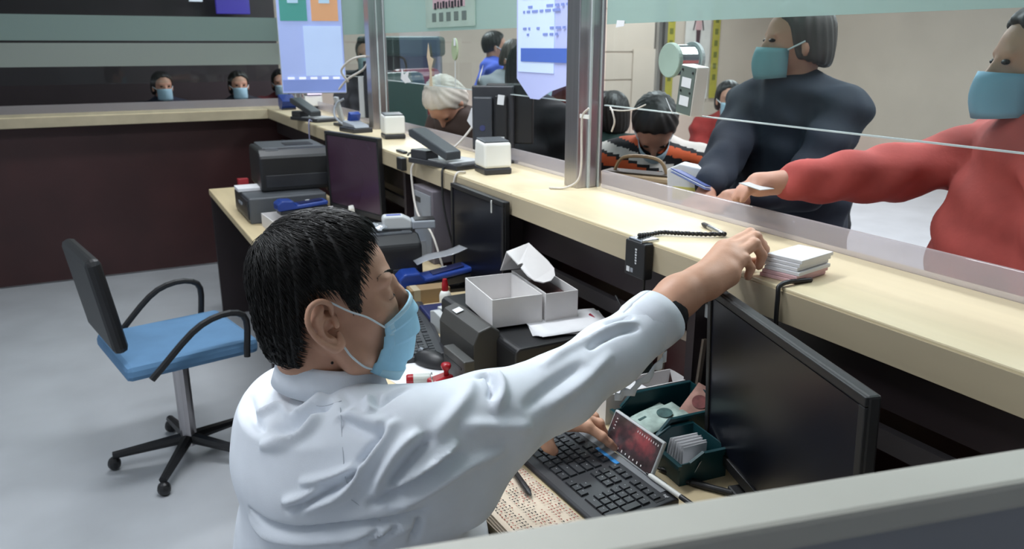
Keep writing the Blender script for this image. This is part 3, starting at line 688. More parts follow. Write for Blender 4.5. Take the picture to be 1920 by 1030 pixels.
# ---- keyboards
KEYM = {}
def keymesh(sx, sy):
    k = (round(sx, 4), round(sy, 4))
    if k not in KEYM:
        a, b, t = sx/2, sy/2, .0016; h = .0042
        vs = [(-a,-b,0),(a,-b,0),(a,b,0),(-a,b,0),(-a+t,-b+t,h),(a-t,-b+t,h),(a-t,b-t,h),(-a+t,b-t,h)]
        me = bpy.data.meshes.new('key'); me.from_pydata(vs, [], [(0,1,5,4),(1,2,6,5),(2,3,7,6),(3,0,4,7),(4,5,6,7)]); me.materials.append(m_key); KEYM[k] = me
    return KEYM[k]
def keyboard(name, label, loc, rz, near=True, group=None):
    t = thing(name, label, 'keyboard', loc, rz, group)
    D, L = .168, .452
    prof = [(-D/2, 0), (-D/2, .006), (-D/2+.006, .010), (-D/2+.022, .013), (D/2-.012, .021), (D/2, .019), (D/2, 0)]
    B().prism(prof, -L/2, L/2, 'y').build('case', m_blk2, t, bevel=.0025)
    if near:
        sl = B().prism([(D/2-.019, .0215), (D/2-.003, .0222), (D/2-.003, .0205), (D/2-.019, .0198)], -L/2+.03, L/2-.03, 'y').build('stand_slot', M('slot_grey', '77797c', .5), t)
    slope = .008/(D-.034); p = .0187; g = .0012; leg = MB()
    def key(xr, y0, wu, hu=1):
        sx, sy = p*hu-g*1.3, wu*p-g; x = xr+(hu-1)*p/2; y = y0-wu*p/2
        z = .0125+slope*(x+D/2-.022)
        o = bpy.data.objects.new('key', keymesh(sx, sy)); COL.objects.link(o); o.parent = t; o.location = (x, y, z); o.rotation_euler = (0, -math.atan(slope), 0)
        if near:
            w = min(.006, wu*.005); leg.box((x+.0022+(hu-1)*p/2, y+min(.003, (wu-1)*p/2+.002), z+.0044), (.0015, w*.5, .0004), ry=-math.atan(slope))
    xr = [-.0525+p*i for i in range(5)]; xF = xr[4]+p+.006; yL = L/2-.010
    rows = [[1.25,1.25,1.25,6.25,1.25,1.25,1.25,1.25], [2.25]+[1]*10+[2.75], [1.75]+[1]*11+[2.25], [1.5]+[1]*12+[1.5], [1]*13+[2]]
    for x, ws in zip(xr, rows):
        y = yL
        for w_ in ws: key(x, y, w_); y -= w_*p
    y = yL
    for k, w_ in enumerate([1]*13):
        key(xF, y, .95); y -= p*1.03+(.008 if k in (0, 4, 8) else 0)
    yN = yL-15*p-.008
    for k in range(3):
        key(xr[4], yN-k*p, 1); key(xr[3], yN-k*p, 1); key(xr[0], yN-k*p, 1); key(xF, yN-k*p, .95)
    key(xr[1], yN-p, 1)
    yP = yN-3*p-.008
    for k in range(4):
        key(xr[4], yP-k*p, 1); key(xF, yP-k*p, .95)
        if k < 3:
            for j in (1, 2, 3): key(xr[j], yP-k*p, 1)
    key(xr[2], yP-3*p, 1, 2); key(xr[0], yP-3*p, 1, 2); key(xr[0], yP, 2); key(xr[0], yP-2*p, 1)
    if near:
        o = leg.build('key_legends', M('legend_grey', '9a9ca0', .7), t); o['kind'] = 'stuff'
        B().box((xF+.013, yL-13*p-.012, .0205), (.009, .072, .003), ry=-.06).build('blue_key_bar', M('bright_blue', '2f86c8', .4), t, bevel=.001)
        B().box((xF+.002, yP-4*p-.000, .0195), (.020, .010, .0016), ry=-.06).build('logo_plate', m_blk, t, bevel=.0006)
        tm = text_mesh('logi', .0085, m_lbl, t, (xF+.020, yP-4*p+.002, .0212), (0, -.06, -PI/2), 'logo_lettering')
    return t
keyboard('keyboard', 'black full-size keyboard under the left hand beside the phone', (.748, 1.182, ZD), .03)
keyboard('keyboard', 'black keyboard further along the desk behind the mouse', (.712, 2.03, ZD), -.22, False)
# ---- phone leaning in the keyboard slot
t = thing('smartphone', 'smartphone showing a red video, leaning in the keyboard slot', 'phone', (.833, 1.111, ZD+.022), rot=(0, math.radians(23), 0))
B().box((0, 0, .037), (.009, .158, .074)).build('body', m_lgry, t, bevel=.003, seg=3)
ms = bpy.data.materials.new('phone_picture'); ms.use_nodes = True; nt = ms.node_tree; b = nt.nodes['Principled BSDF']; b.inputs['Roughness'].default_value = .15
tc = nt.nodes.new('ShaderNodeTexCoord'); nz = nt.nodes.new('ShaderNodeTexNoise'); nz.inputs['Scale'].default_value = 34; nz.inputs['Detail'].default_value = 5
gr = nt.nodes.new('ShaderNodeTexGradient'); gr.gradient_type = 'SPHERICAL'; mp = nt.nodes.new('ShaderNodeMapping'); mp.inputs['Location'].default_value = (0, .3, -1.2); mp.inputs['Scale'].default_value = (1, 16, 26)
rp = nt.nodes.new('ShaderNodeValToRGB'); rp.color_ramp.elements[0].color = lin('2a2628')+(1,); rp.color_ramp.elements[0].position = .42; rp.color_ramp.elements[1].color = lin('8a4448')+(1,); rp.color_ramp.elements[1].position = .95
e = rp.color_ramp.elements.new(.62); e.color = lin('443438')+(1,)
ad = nt.nodes.new('ShaderNodeMath'); ad.operation = 'MULTIPLY_ADD'; ad.inputs[1].default_value = .5
nt.links.new(tc.outputs['Object'], nz.inputs['Vector']); nt.links.new(tc.outputs['Object'], mp.inputs[0]); nt.links.new(mp.outputs[0], gr.inputs[0])
nt.links.new(gr.outputs['Fac'], ad.inputs[0]); nt.links.new(nz.outputs[0], ad.inputs[2]); nt.links.new(ad.outputs[0], rp.inputs[0])
nt.links.new(rp.outputs[0], b.inputs['Base Color']); nt.links.new(rp.outputs[0], b.inputs['Emission Color']); b.inputs['Emission Strength'].default_value = .2
B().box((-.0048, 0, .037), (.0006, .150, .066)).build('screen', ms, t)
mb = MB()
for k in range(9): mb.box((-.0053, .055-k*.0125-.03*(k > 8), .0095), (.0003, .0025, .0035+.0015*(k % 2)))
for k in range(10): mb.box((-.0053, -.005-k*.007, .062), (.0003, .0016, .004))
for k in range(4): mb.box((-.0053, .062, .060-k*.007), (.0003, .0035, .002))
mb.build('screen_captions', M('screen_white', 'c9c4c4', .5, emit=.25), t)
# ---- pens
def pen(label, a, b, body, tip, r=.0048, clip=True, back=None, name='pen'):
    a, b = Vector(a), Vector(b); d = (b-a); L = d.length
    q = d.to_track_quat('Z', 'Y'); t = thing(name, label, 'pen', a); t.rotation_mode = 'QUATERNION'; t.rotation_quaternion = q
    B().lathe([(r*.5, 0), (r*.9, .003), (r, .01), (r, L*.66), (r*.98, L*.67)], 14).build('barrel', body, t, smooth=False)
    B().lathe([(r*1.02, L*.66), (r*1.05, L*.68), (r*1.0, L*.88), (r*.45, L*.965), (.0006, L)], 14).build('grip', tip, t)
    if clip: B().box((r+.0016, 0, L*.18), (.0014, .0035, L*.3)).build('clip', back or tip, t, bevel=.0005)
    B().lathe([(r*.6, -.006), (r*.6, .002)], 10).build('push_button', back or tip, t)
m_chrome = M('chrome', 'c8cacc', .15, 1, var=.02)
pen('white pen with black tip lying in the keyboard groove', (.832, 1.040, ZD+.0275), (.838, .908, ZD+.0275), m_wht, m_blk)
pen('black ball pen lying on the printed slip', (.627, 1.228, ZD+.018), (.609, 1.092, ZD+.018), m_blk, m_blk, back=m_chrome, r=.0058)
pen('black pen nearest the teal bin, beside the keyboard', (.888, 1.075, ZD+.0055), (.945, .945, ZD+.0055), m_blk, m_blk, r=.0055)
pen('thick black marker crossing the black pen beside the monitor', (.905, 1.010, ZD+.0065), (.985, .895, ZD+.0065), m_blk, m_blk, r=.0065)
# ---- printed slip (several sheets) with red and black print
t = thing('receipt_stack', 'stack of cream printed slips with red and black characters', 'papers', (.585, 1.11, ZD), rz=.06)
for k in range(4):
    g = []
    for i in range(8):
        x = -.072+.0195*i+.0012*k; lift = .0035*k+.010*max(0, (1.5-i)/1.5)**2*(k/3)
        g.append([(x, -.15+.0125*j*2+.002*k, .0012+lift*.8+.0012*math.sin(j*1.1+k)) for j in range(12)])
    B().grid(g, flip=True).build('sheet', M('cream_slip', 'e2d0ba', .9, var=.05, scale=14), t, smooth=True, solid=.0004)
mb = MB(); mr = MB()
random.seed(3)
for i in range(17):
    x = .062-.0072*i
    if i in (5, 11): continue
    for j in range(30):
        y = .118-.0078*j
        if random.random() < .16 or (10 < j < 12): continue
        (mr if (i < 7 and random.random() < .75) or random.random() < .35 else mb).box((x+random.uniform(-.0006, .0006), y, .0136+.0012*math.sin((y+.15)/.025*1.1+3)), (.0022, random.uniform(.0022, .0048), .0003))
for m_, n_, c_ in ((mb, 'black_print', '3a3436'), (mr, 'red_print', 'a0584c')):
    o = m_.build(n_, M(n_, c_, .9), t); o['kind'] = 'stuff'
# ---- teal cash bins with notes
def bin_(label, loc, rz, sx, sy, sz, low, name='parts_bin'):
    t = thing(name, label, 'bin', loc, rz); th = .003
    side = [(-sx/2, 0), (sx/2, 0), (sx/2, sz), (-sx/2+.05, sz), (-sx/2+.02, low), (-sx/2, low)]
    B().prism(side, -sy/2, -sy/2+th, 'y').build('side_wall', m_teal, t); B().prism(side, sy/2-th, sy/2, 'y').build('side_wall', m_teal, t)
    B().box((-sx/2+th/2, 0, low/2), (th, sy-2*th, low)).build('front_wall', m_teal, t); B().box((sx/2-th/2, 0, sz/2), (th, sy-2*th, sz)).build('back_wall', m_teal, t)
    B().box((0, 0, th/2), (sx-2*th, sy-2*th, th)).build('base', m_teal, t)
    rim = MB(); rim.box((-sx/2-.003, 0, low-.004), (.008, sy+.01, .008))
    for s in (-1, 1): rim.box((.025-.0, s*(sy/2+.002), sz-.003), (sx-.05, .007, .007)); rim.box((-sx/2+.035, s*(sy/2+.002), (low+sz)/2), (math.hypot(.03, sz-low), .007, .007), ry=-math.atan2(sz-low, .03))
    rim.build('rim', m_teal, t)
    return t
bin_('larger teal plastic bin holding green banknotes beside the phone', (1.005, 1.195, ZD), -.06, .20, .135, .075, .045)
bin_('smaller teal plastic bin of upright slips beside the monitor', (.943, 1.066, ZD), -.10, .105, .112, .062, .045)
m_note = M('banknote_green', 'a9bdb4', .8, var=.18, scale=40); m_note2 = M('banknote_pink', '9a7468', .8, var=.2, scale=30)
def note(label, c, rot, mat, inkcol, d=(.13, .066), name='banknote'):
    t = thing(name, label, 'banknote', c, rot=rot)
    B().grid([[((i/6-.5)*d[0], (j/4-.5)*d[1], .004*math.sin(i*.8)) for j in range(5)] for i in range(7)], flip=True).build('sheet', mat, t, smooth=True, solid=.0005)
    mk_ = M('ink_'+inkcol, inkcol, .8, var=.2, scale=60)
    B().lathe([(.001, 0), (.017, 0), (.017, .0006), (.001, .0006)], 20, Matrix.Translation((.02, .005, .0035))).build('portrait', mk_, t)
    B().box((-.03, .018, .0042), (.02, .006, .0006)).build('numeral', mk_, t)
for k, (dx, dy, dz, a) in enumerate(((-.012, .008, .034, .18), (.0, -.004, .040, .05))):
    note(['green banknote lying lower in the larger teal bin', 'green banknote lying on top in the larger teal bin'][k], (.975+dx, 1.200+dy, ZD+dz), (.10, -.16, a), m_note, '3d5a58')
note('pinkish banknote standing at the back of the larger teal bin', (1.065, 1.18, ZD+.045), (.3, -.55, .3), m_note2, '6e3a38')
for k in range(9):
    o = B().box((0, 0, .027), (.062-.003*(k % 3), .0006, .052+.004*(k % 2))).build('slip', m_paper); o.location = (.955-.001*k, 1.104-.007*k, ZD+.004); o.rotation_euler = (.25-.03*k, 0, -.10+.03*(k % 3))
    tag(o, ORD[k]+' pale slip filed in the smaller teal bin, counting from the phone', 'slip', 'slips filed in the smaller teal bin')
for k in range(2):
    o = B().box((0, 0, .02), (.03, .0006, .04)).build('slip', m_paper); o.location = (.915+.012*k, 1.032-.008*k, ZD+.006); o.rotation_euler = (.35, .1, .3+.25*k)
    tag(o, ['small white slip leaning at the front corner of the smaller teal bin', 'white slip leaning behind the front-corner slip in the smaller teal bin'][k], 'slip')
# ---- low open white box behind the bins
def openbox(name, label, c, d, rz, mat, th=.003, cat='box', inner=None):
    t = thing(name, label, cat, c, rz); sx, sy, sz = d
    B().box((0, 0, th/2), (sx, sy, th)).build('base', mat, t)
    for s in (-1, 1):
        B().box((s*(sx/2-th/2), 0, sz/2+th/2), (th, sy, sz-th)).build('wall', mat, t); B().box((0, s*(sy/2-th/2), sz/2+th/2), (sx-2*th, th, sz-th)).build('wall', mat, t)
    return t
openbox('paper_box', 'long low white open box behind the teal bins', (1.012, 1.316, ZD), (.215, .068, .070), -.06, m_card)
for k in range(6):
    o = B().box((0, 0, .0006+.0012*k), (.10, .05, .0010)).build('form', m_paper if k % 2 else M('pink_paper', 'd9b3b6', .9)); o.location = (.97, 1.316, ZD+.055); o.rotation_euler = (0, .04, -.06+.03*k); tag(o, ORD[k]+' form from the bottom of the pile in the low white box', 'paper', 'forms in the low white box')
# cream folder with red edge under the left hand
o = B().box((0, 0, .003), (.13, .10, .006)).build('folder', M('manila', 'cdbb93', .8), bevel=.001); o.location = (.845, 1.335, ZD); o.rotation_euler = (0, 0, .1); tag(o, 'manila folder on the desk behind the left hand', 'folder')
o = B().box((0, 0, .003), (.05, .012, .006)).build('ruler', m_red, bevel=.001); o.location = (.87, 1.41, ZD); tag(o, 'short red plastic strip beside the manila folder', 'ruler')
# ---- monitors
def monitor(label, c, yaw, wd, ht, tilt=-.06, stand=True, name='monitor', scr=None, foot=.0):
    # local: screen faces -x, width along y, bottom at z=0
    t = thing(name, label, 'monitor', c, rot=(0, tilt, yaw))
    B().box((.010, 0, ht/2), (.020, wd, ht)).build('case', m_blk, t, bevel=.004)
    B().box((-.0005, 0, ht/2+.004), (.002, wd-.03, ht-.045)).build('screen', scr or m_screen, t)
    fr = MB()
    fr.box((-.002, 0, ht-.007), (.006, wd, .014)); fr.box((-.002, 0, .011), (.006, wd, .022))
    for s in (-1, 1): fr.box((-.002, s*(wd/2-.007), ht/2), (.006, .014, ht-.03))
    fr.build('bezel', m_blk, t, bevel=.0015)
    if stand:
        zb = c[2]-ZD
        if zb > .02: B().box((.035, 0, -zb/2+.05), (.02, .06, zb+.1)).build('neck', m_blk, t)
        B().box((.03, 0, -zb+.008), (.10, .22, .014)).build('foot', m_blk, t, bevel=.004)
    return t
monitor('large dark monitor at the right edge of the desk, close to us', (.938, .850, ZD+.024), math.radians(-17.4), .50, .335, -.05)
monitor('dark switched-off monitor under the counter in the middle', (1.055, 2.272, ZD+.022), 0, .40, .325, .0)
monitor('monitor with a dim purple screen at the far desk', (1.012, 3.50, ZD+.05), math.radians(16), .44, .365, -.02, scr=M('purple_screen', '3a2636', .25, var=.15, scale=1.5, emit=.12))
B().box((-.009, -.13, .30), (.004, .005, .04)).build('cable_stub', m_wht, bpy.data.objects['monitor.001'], bevel=.001)
# ---- passbook printer with boxes on top
t = thing('passbook_printer', 'bulky black passbook printer under the white card boxes', 'printer', (.93, 1.76, ZD))
B().prism([(-.11, 0), (.135, 0), (.135, .085), (.10, .100), (-.10, .100), (-.11, .09)], -.26, .21, 'y').build('body', m_blk, t, bevel=.006)
B().prism([(-.175, 0), (-.10, 0), (-.10, .112), (-.125, .128), (-.160, .118), (-.175, .085)], -.115, .105, 'y').build('front_bezel', M('dark_grey_plastic', '3b3a38', .5), t, bevel=.004)
B().box((-.145, .055, .1255), (.022, .03, .001), ry=-.28).build('sticker', m_lbl, t)
fr = B().box((-.208, -.09, .034), (.03, .13, .068)).build('output_tray', M('dark_grey_plastic'), t, bevel=.004)
B().box((-.2235, -.09, .045), (.002, .10, .006)).build('slot', m_blk, fr)
openbox('card_box', 'white open card box on the passbook printer, nearer the man', (.905, 1.79, ZD+.108), (.138, .215, .075), -.10, m_card, .0025)
t = openbox('card_box', 'white card box with raised rounded flap on the passbook printer', (1.028, 1.785, ZD+.109), (.092, .24, .075), -.10, m_card, .0025)
binv = (Matrix.Translation((1.028, 1.785, ZD+.109)) @ rotz(-.10)).inverted()
fl = [(.955, 1.862, 1.002), (1.058, 1.922, 1.002), (1.068, 1.834, .972), (1.064, 1.79, .960), (1.045, 1.752, .951), (1.018, 1.728, .947), (.992, 1.722, .947), (.974, 1.738, .951), (.968, 1.765, .958), (.966, 1.80, .972), (.980, 1.812, .977), (.980, 1.818, .979), (.964, 1.812, .978)]
B().add(fl, [tuple(range(len(fl)))], binv).build('flap', m_card, t, solid=.003)
B().add([(.962, 1.915, .936), (1.068, 1.905, .936), (1.060, 1.925, 1.003), (.957, 1.866, 1.003)], [(0, 1, 2, 3)], binv).build('flap_hinge', m_card, t, solid=.003)
B().box((.0, -.0, .040), (.07, .14, .03)).build('maroon_booklet', m_maroon, t)
for k in range(5):
    g = [[((i/6-.5)*.21, (j/6-.5)*.15, .0015*k+.0015*math.sin(i+k)+.004*max(0, (j-4))*(k % 2)*.4) for j in range(7)] for i in range(7)]
    o = B().grid(g, flip=True).build('paper_sheet', m_paper, smooth=True, solid=.0005); o.location = (1.02, 1.64, ZD+.103); o.rotation_euler = (0, 0, -.35+.06*k); tag(o, ORD[k]+' white sheet from the bottom of the pile beside the flap box', 'paper', 'loose sheets on the passbook printer')
# ---- mouse on white paper
o = B().box((0, 0, .0006), (.20, .26, .0012)).build('paper_sheet', m_paper); o.location = (.668, 1.725, ZD); o.rotation_euler = (0, 0, .2); tag(o, 'white sheet of paper under the black mouse', 'paper')
t = thing('mouse', 'black computer mouse on white paper beside the mask', 'mouse', (.690, 1.785, ZD+.0015), rz=.45)
fm = Field((-.05, -.07, -.005), (.05, .07, .06), .003); fm.ell((0, -.004, .006), (.030, .056, .032), .01)
fm.put(lambda X, Y, Z: -Z, (-.05, -.07, -.01), (.05, .07, .06), .004, 'isect')
V, F = fm.mesh(1); np_mesh('shell', V, F, m_blk, t)
B().lathe([(.0075, -.004), (.0085, 0), (.0075, .004)], 14, Matrix.Translation((0, .030, .030)) @ Matrix.Rotation(PI/2, 4, 'Y')).build('wheel', m_gry, t)
B().box((0, .026, .0335), (.0012, .05, .003), rx=-.42).build('button_split', m_blk2, t)
# ---- red stamps and glue stick
t = thing('glue_bottle', 'small clear glue bottle with red cap end beside the red stamp', 'bottle', (.606, 1.688, ZD), rot=(0, PI/2, -.35))
B().lathe([(.011, .0), (.0125, .004), (.0125, .040), (.009, .046)], 16, Matrix.Translation((-.0135, 0, 0))).build('body', M('milky_plastic', 'c2c6c0', .3), t); B().lathe([(.010, -.016), (.0125, -.012), (.0125, .001), (.001, .001)], 16, Matrix.Translation((-.0135, 0, 0))).build('cap', m_red, t)
t = thing('rubber_stamp', 'dark red rubber stamp with knob handle in front of the printer', 'stamp', (.665, 1.655, ZD), rz=.3)
B().box((0, 0, .011), (.062, .034, .022)).build('base', m_red, t, bevel=.006); B().lathe([(.006, .02), (.006, .034), (.011, .040), (.013, .046), (.011, .052), (.001, .054)], 16, Matrix.Translation((.016, -.004, 0))).build('knob', m_red, t, smooth=True)
B().tube(spline([(-.030, -.012, .006), (-.034, -.010, .030), (-.026, .0, .036), (-.018, .012, .030), (-.020, .014, .006)], 5), .0018, 6).build('wire_clip', m_chrome, t, smooth=True)
# ---- navy ink pad, white twin box, bottle, brown box
t = thing('ink_pad', 'navy blue ink pad case with rounded corners on the desk', 'ink pad', (.862, 2.095, ZD), rz=-.12)
B().box((0, 0, .009), (.125, .13, .018)).build('base', m_navy, t, bevel=.008); B().box((0, 0, .025), (.128, .133, .014)).build('lid', m_navy, t, bevel=.0065, seg=3)
t = thing('label_dispenser', 'small light grey twin-slab dispenser beside the second keyboard', 'dispenser', (.823, 1.955, ZD), rz=.08)
B().prism([(-.09, 0), (.085, 0), (.085, .055), (.06, .062), (-.085, .035)], -.024, -.003, 'x').build('slab', m_lgry, t, bevel=.002); B().prism([(-.05, 0), (.09, 0), (.09, .062), (.05, .064), (-.05, .045)], .003, .022, 'x').build('slab', m_lgry, t, bevel=.002)
B().box((-.013, .055, .0592), (.014, .02, .001), rx=.12).build('blue_mark', M('blue_print', '4a57a0', .6), t)
t = thing('ink_bottle', 'small white bottle with dark red cap beside the brown box', 'bottle', (.915, 2.215, ZD))
B().lathe([(.017, 0), (.019, .004), (.019, .034), (.016, .044), (.010, .050)], 20).build('body', m_wht, t, smooth=True); B().lathe([(.0105, .049), (.0105, .068), (.0085, .078), (.007, .088), (.001, .089)], 18).build('cap', m_red, t)
t = thing('brown_box', 'small brown cardboard box behind the white bottle', 'box', (.885, 2.285, ZD), rz=-.1)
B().box((0, 0, .024), (.13, .06, .048)).build('body', M('kraft_card', '8a7250', .8), t, bevel=.0015); B().box((-.045, -.0, .0242), (.022, .061, .0485)).build('tape', M('pale_tape', 'a89c82', .6), t)
# ---- blue card terminals
def terminal(label, c, rz, group=None, tilt=.0, L=.25):
    t = thing('card_terminal', label, 'card terminal', c, rot=(0, tilt, rz))
    B().prism([(-L/2, .0), (L/2, .0), (L/2, .03), (-L/2+.05, .018), (-L/2, .02)], -.036, .036, 'y').build('underside', m_blk2, t, bevel=.004)
    B().prism([(-L/2-.01, .018), (L/2, .032), (L/2, .050), (-L/2+.075, .040), (-L/2+.06, .062), (-L/2+.01, .066), (-L/2-.012, .050)], -.042, .042, 'y').build('shell', m_blue, t, bevel=.006)
    B().box((.035, 0, .0475), (.11, .05, .003), ry=-.09).build('display', m_navy, t); B().box((.03, .02, .050), (.02, .008, .001), ry=-.09).build('sticker', m_lbl, t)
    return t
terminal('blue card terminal with a plastic sleeve beside the dark middle monitor', (.955, 2.37, ZD+.024), -.14, tilt=-.10)
o = B().grid([[(-.09+.19*i/8, -.035+.014*j, .078+.045*i/8+.004*math.sin(i*.9)) for j in range(6)] for i in range(9)]).build('plastic_sleeve', glass('clear_plastic', (.85, .88, .9), 1.0, haze=.35, hazecol=(.8, .82, .85)), smooth=True, solid=.001); o.location = (.975, 2.39, ZD+.022); o.rotation_euler = (0, 0, -.14); tag(o, 'clear plastic sleeve lying on the blue card terminal', 'sleeve')
B().box((0, 0, .0055), (.20, .07, .011)).build('pad', m_blk)
o = bpy.data.objects['pad']; o.location = (.955, 2.37, ZD); o.rotation_euler = (0, 0, -.14); tag(o, 'flat black rubber pad under the blue card terminal', 'pad')
# ---- big black printer behind the head with grey devices on it
def printer(label, c, rz, d, group=None):
    sx, sy, sz = d; t = thing('laser_printer', label, 'printer', c, rz)
    B().prism([(-sy/2, 0), (sy/2, 0), (sy/2, sz*.80), (sy/2-.04, sz*.98), (-sy/2+.05, sz), (-sy/2+.008, sz*.86), (-sy/2, sz*.8)], -sx/2, sx/2, 'x').build('body', m_blk, t, bevel=.012, seg=3)
    B().box((0, .01, sz-.001), (sx*.86, sy*.72, .012)).build('top_cover', M('slate_plastic', '4b4e52', .4), t, bevel=.004)
    B().box((sx*.12, -.02, sz+.004), (sx*.4, sy*.3, .006)).build('output_slot', m_blk, t)
    B().box((-sx*.3, -sy*.36, sz*.97), (.06, .035, .01), rx=.3).build('control_panel', M('slate_plastic'), t)
    B().box((0, -sy/2+.001, sz*.25), (sx*.86, .006, sz*.3)).build('paper_drawer', m_blk2, t, bevel=.002)
    return t
printer('large black printer behind the head of the clerk, devices on top', (.79, 2.57, ZD), -.12, (.30, .26, .185))
t = thing('card_reader', 'pale grey card reader standing on the black printer', 'card reader', (.875, 2.54, ZD+.192), rz=-.25)
B().prism([(-.05, 0), (.05, 0), (.05, .030), (.02, .046), (-.045, .046), (-.05, .035)], -.028, .028, 'y').build('body', m_lgry, t, bevel=.006)
B().box((-.01, 0, .0468), (.05, .02, .001)).build('blue_mark', M('blue_print'), t); B().box((.09, 0, .014), (.08, .075, .028)).build('tray', m_gry, t, bevel=.004); B().box((.095, -.0, .029), (.07, .055, .004)).build('slot', m_blk, t)
for k in range(4):
    g = [[(.05*i/4-.025+.006*math.sin(j+k), .04*j/4-.02, .012+.010*math.sin(i*1.7+k*2+j)*math.cos(j*1.3)) for j in range(5)] for i in range(5)]
    o = B().grid(g, flip=True).build('plastic_bag', glass('clear_plastic'), smooth=True, solid=.0006); o.location = (.735+.03*k-.02*(k % 2), 2.54-.03*(k % 2), ZD+.195); o.rotation_euler = (0, 0, k*1.3); tag(o, ORD[k]+' clear plastic wrapper from the left on the black printer', 'plastic bag', 'clear wrappers on the black printer')
# ---- far end of the desk: grey drawer box, printer, terminals, trays
t = thing('document_box', 'dark grey box cabinet under the far black printer', 'box', (.755, 3.93, ZD))
B().box((0, 0, .06), (.36, .42, .12)).build('body', M('slate_plastic'), t, bevel=.006); B().box((-.182, 0, .06), (.006, .36, .09)).build('drawer_front', m_blk2, t, bevel=.002); B().box((-.187, 0, .07), (.008, .08, .012)).build('handle', m_gry, t)
printer('far black printer standing on the dark grey box', (.84, 4.05, ZD+.12), -.05, (.34, .40, .20))
terminal('blue card terminal lying on the white tray at the far desk', (.79, 3.60, ZD+.062), .05, L=.22)
openbox('paper_tray', 'shallow white tray under the far blue card terminal', (.80, 3.58, ZD), (.36, .20, .06), .05, m_card)
o = B().box((0, 0, .008), (.16, .12, .016)).build('paper_stack', m_paper, bevel=.002); o.location = (.64, 3.98, ZD+.121); tag(o, 'small stack of white paper on the dark grey box', 'paper')
o = B().box((0, 0, .02), (.05, .04, .04)).build('red_box', m_red, bevel=.002); o.location = (.61, 4.08, ZD+.121); tag(o, 'small dark red box beside the far printer', 'box')
t = thing('stapler', 'white upright stapler standing beside the far tray', 'stapler', (.945, 3.30, ZD), rot=(0, -.1, 0))
B().box((0, 0, .012), (.05, .10, .024)).build('base', m_wht, t, bevel=.006); B().prism([(-.012, .02), (.012, .02), (.010, .12), (.0, .135), (-.010, .12)], -.012, .012, 'x').build('arm', m_wht, t, bevel=.004)
o = B().box((0, 0, .004), (.10, .13, .008)).build('notepad', m_paper, bevel=.001); o.location = (.90, 3.44, ZD+.002); tag(o, 'white notepad beside the upright stapler', 'notepad')
openbox('sorting_tray', 'grey equipment tray under the counter between the monitors', (1.0, 2.86, ZD), (.14, .22, .08), 0, m_gry)
t = thing('computer_case', 'grey computer case standing under the counter between the monitors', 'computer', (1.115, 2.78, ZD)); B().box((0, 0, .14), (.10, .20, .28)).build('case', M('case_grey', '6f6a72', .5), t, bevel=.004); B().box((-.0515, 0, .14), (.003, .17, .24)).build('front_panel', m_gry, t); B().box((-.0535, .04, .23), (.002, .05, .02)).build('drive_slot', m_blk, t)
o = B().ell((0, 0, .04), (.05, .045, .04), 16, 10).build('cable_coil', m_blk2, smooth=True); o.location = (1.02, 3.12, ZD); tag(o, 'dark rounded speaker under the counter by the purple monitor', 'speaker')
# ---- board and slips under the counter, right
t = thing('picture_frame', 'plain wooden frame leaning in the dark under the counter', 'frame', (1.115, 1.315, ZD+.002), rot=(0, .10, .12))
m_frm = M('frame_wood', '8a7d70', .6)
B().box((0, .055, .085), (.012, .02, .17)).build('side_rail', m_frm, t, bevel=.001); B().box((0, -.055, .085), (.012, .02, .17)).build('side_rail', m_frm, t, bevel=.001); B().box((0, 0, .16), (.012, .09, .02)).build('top_rail', m_frm, t, bevel=.001); B().box((.002, 0, .08), (.004, .09, .15)).build('backing', m_maroon, t)
o = B().box((0, 0, .016), (.018, .13, .032)).build('wall_box', m_lgry, bevel=.002); o.location = (1.145, 1.275, .972); tag(o, 'small pale junction box under the counter edge behind the wrist', 'junction box')
t = thing('dark_bag', 'dark green bag under the counter beside the frame', 'bag', (1.06, 1.42, ZD)); fb = Field((-.09, -.09, -.01), (.09, .09, .16), .006); fb.ell((0, 0, .06), (.05, .065, .07), .02); V, F = fb.mesh(2); np_mesh('body', V, F, M('dark_green_cloth', '1e2b2a', .8), t); B().tube(spline([(0, -.03, .11), (0, -.02, .15), (0, .02, .15), (0, .03, .11)], 5), .005, 6).build('handle', M('dark_green_cloth'), t)
o = B().box((0, 0, .0), (.05, .002, .05), rx=-.3, rz=.4).build('price_tag', M('manila')); o.location = (1.0, 1.40, ZD+.028); tag(o, 'folded yellowish slip in front of the dark bag', 'slip')
# ---- cables
def cable(label, pts, r, mat, name='cable'):
    o = B().tube(spline(pts, 7), r, 7).build(name, mat, smooth=True); tag(o, label, 'cable'); return o
m_wc = M('white_cable', 'c9c3bb', .5, var=.03); m_rc = M('red_cable', '8e1630', .4); m_bc = M('black_cable', '141416', .5)
cable('red cable hanging under the counter behind the sleeve', [(1.10, 1.66, .86), (1.10, 1.55, .845), (1.11, 1.46, .88), (1.10, 1.38, .935), (1.09, 1.33, .955), (1.09, 1.27, .96)], .004, m_rc)
cable('white cable dropping from the customer monitor over the counter edge', [(1.36, 2.83, 1.36), (1.31, 2.84, 1.25), (1.22, 2.85, 1.16), (1.12, 2.88, 1.128), (1.075, 2.90, 1.10), (1.062, 2.88, 1.04), (1.05, 2.80, .93), (1.05, 2.66, .88), (1.05, 2.58, .80), (1.05, 2.55, .757)], .0045, m_wc)
cable('black cable hanging down from the document scanner', [(1.09, 2.62, 1.125), (1.074, 2.60, 1.11), (1.072, 2.59, 1.0), (1.08, 2.56, .9), (1.1, 2.54, .80)], .004, m_bc)
cable('thin black cable beside the clip box', [(1.075, 1.40, 1.06), (1.09, 1.42, .98), (1.10, 1.44, .93), (1.11, 1.50, .90), (1.11, 1.56, .94)], .003, m_bc)
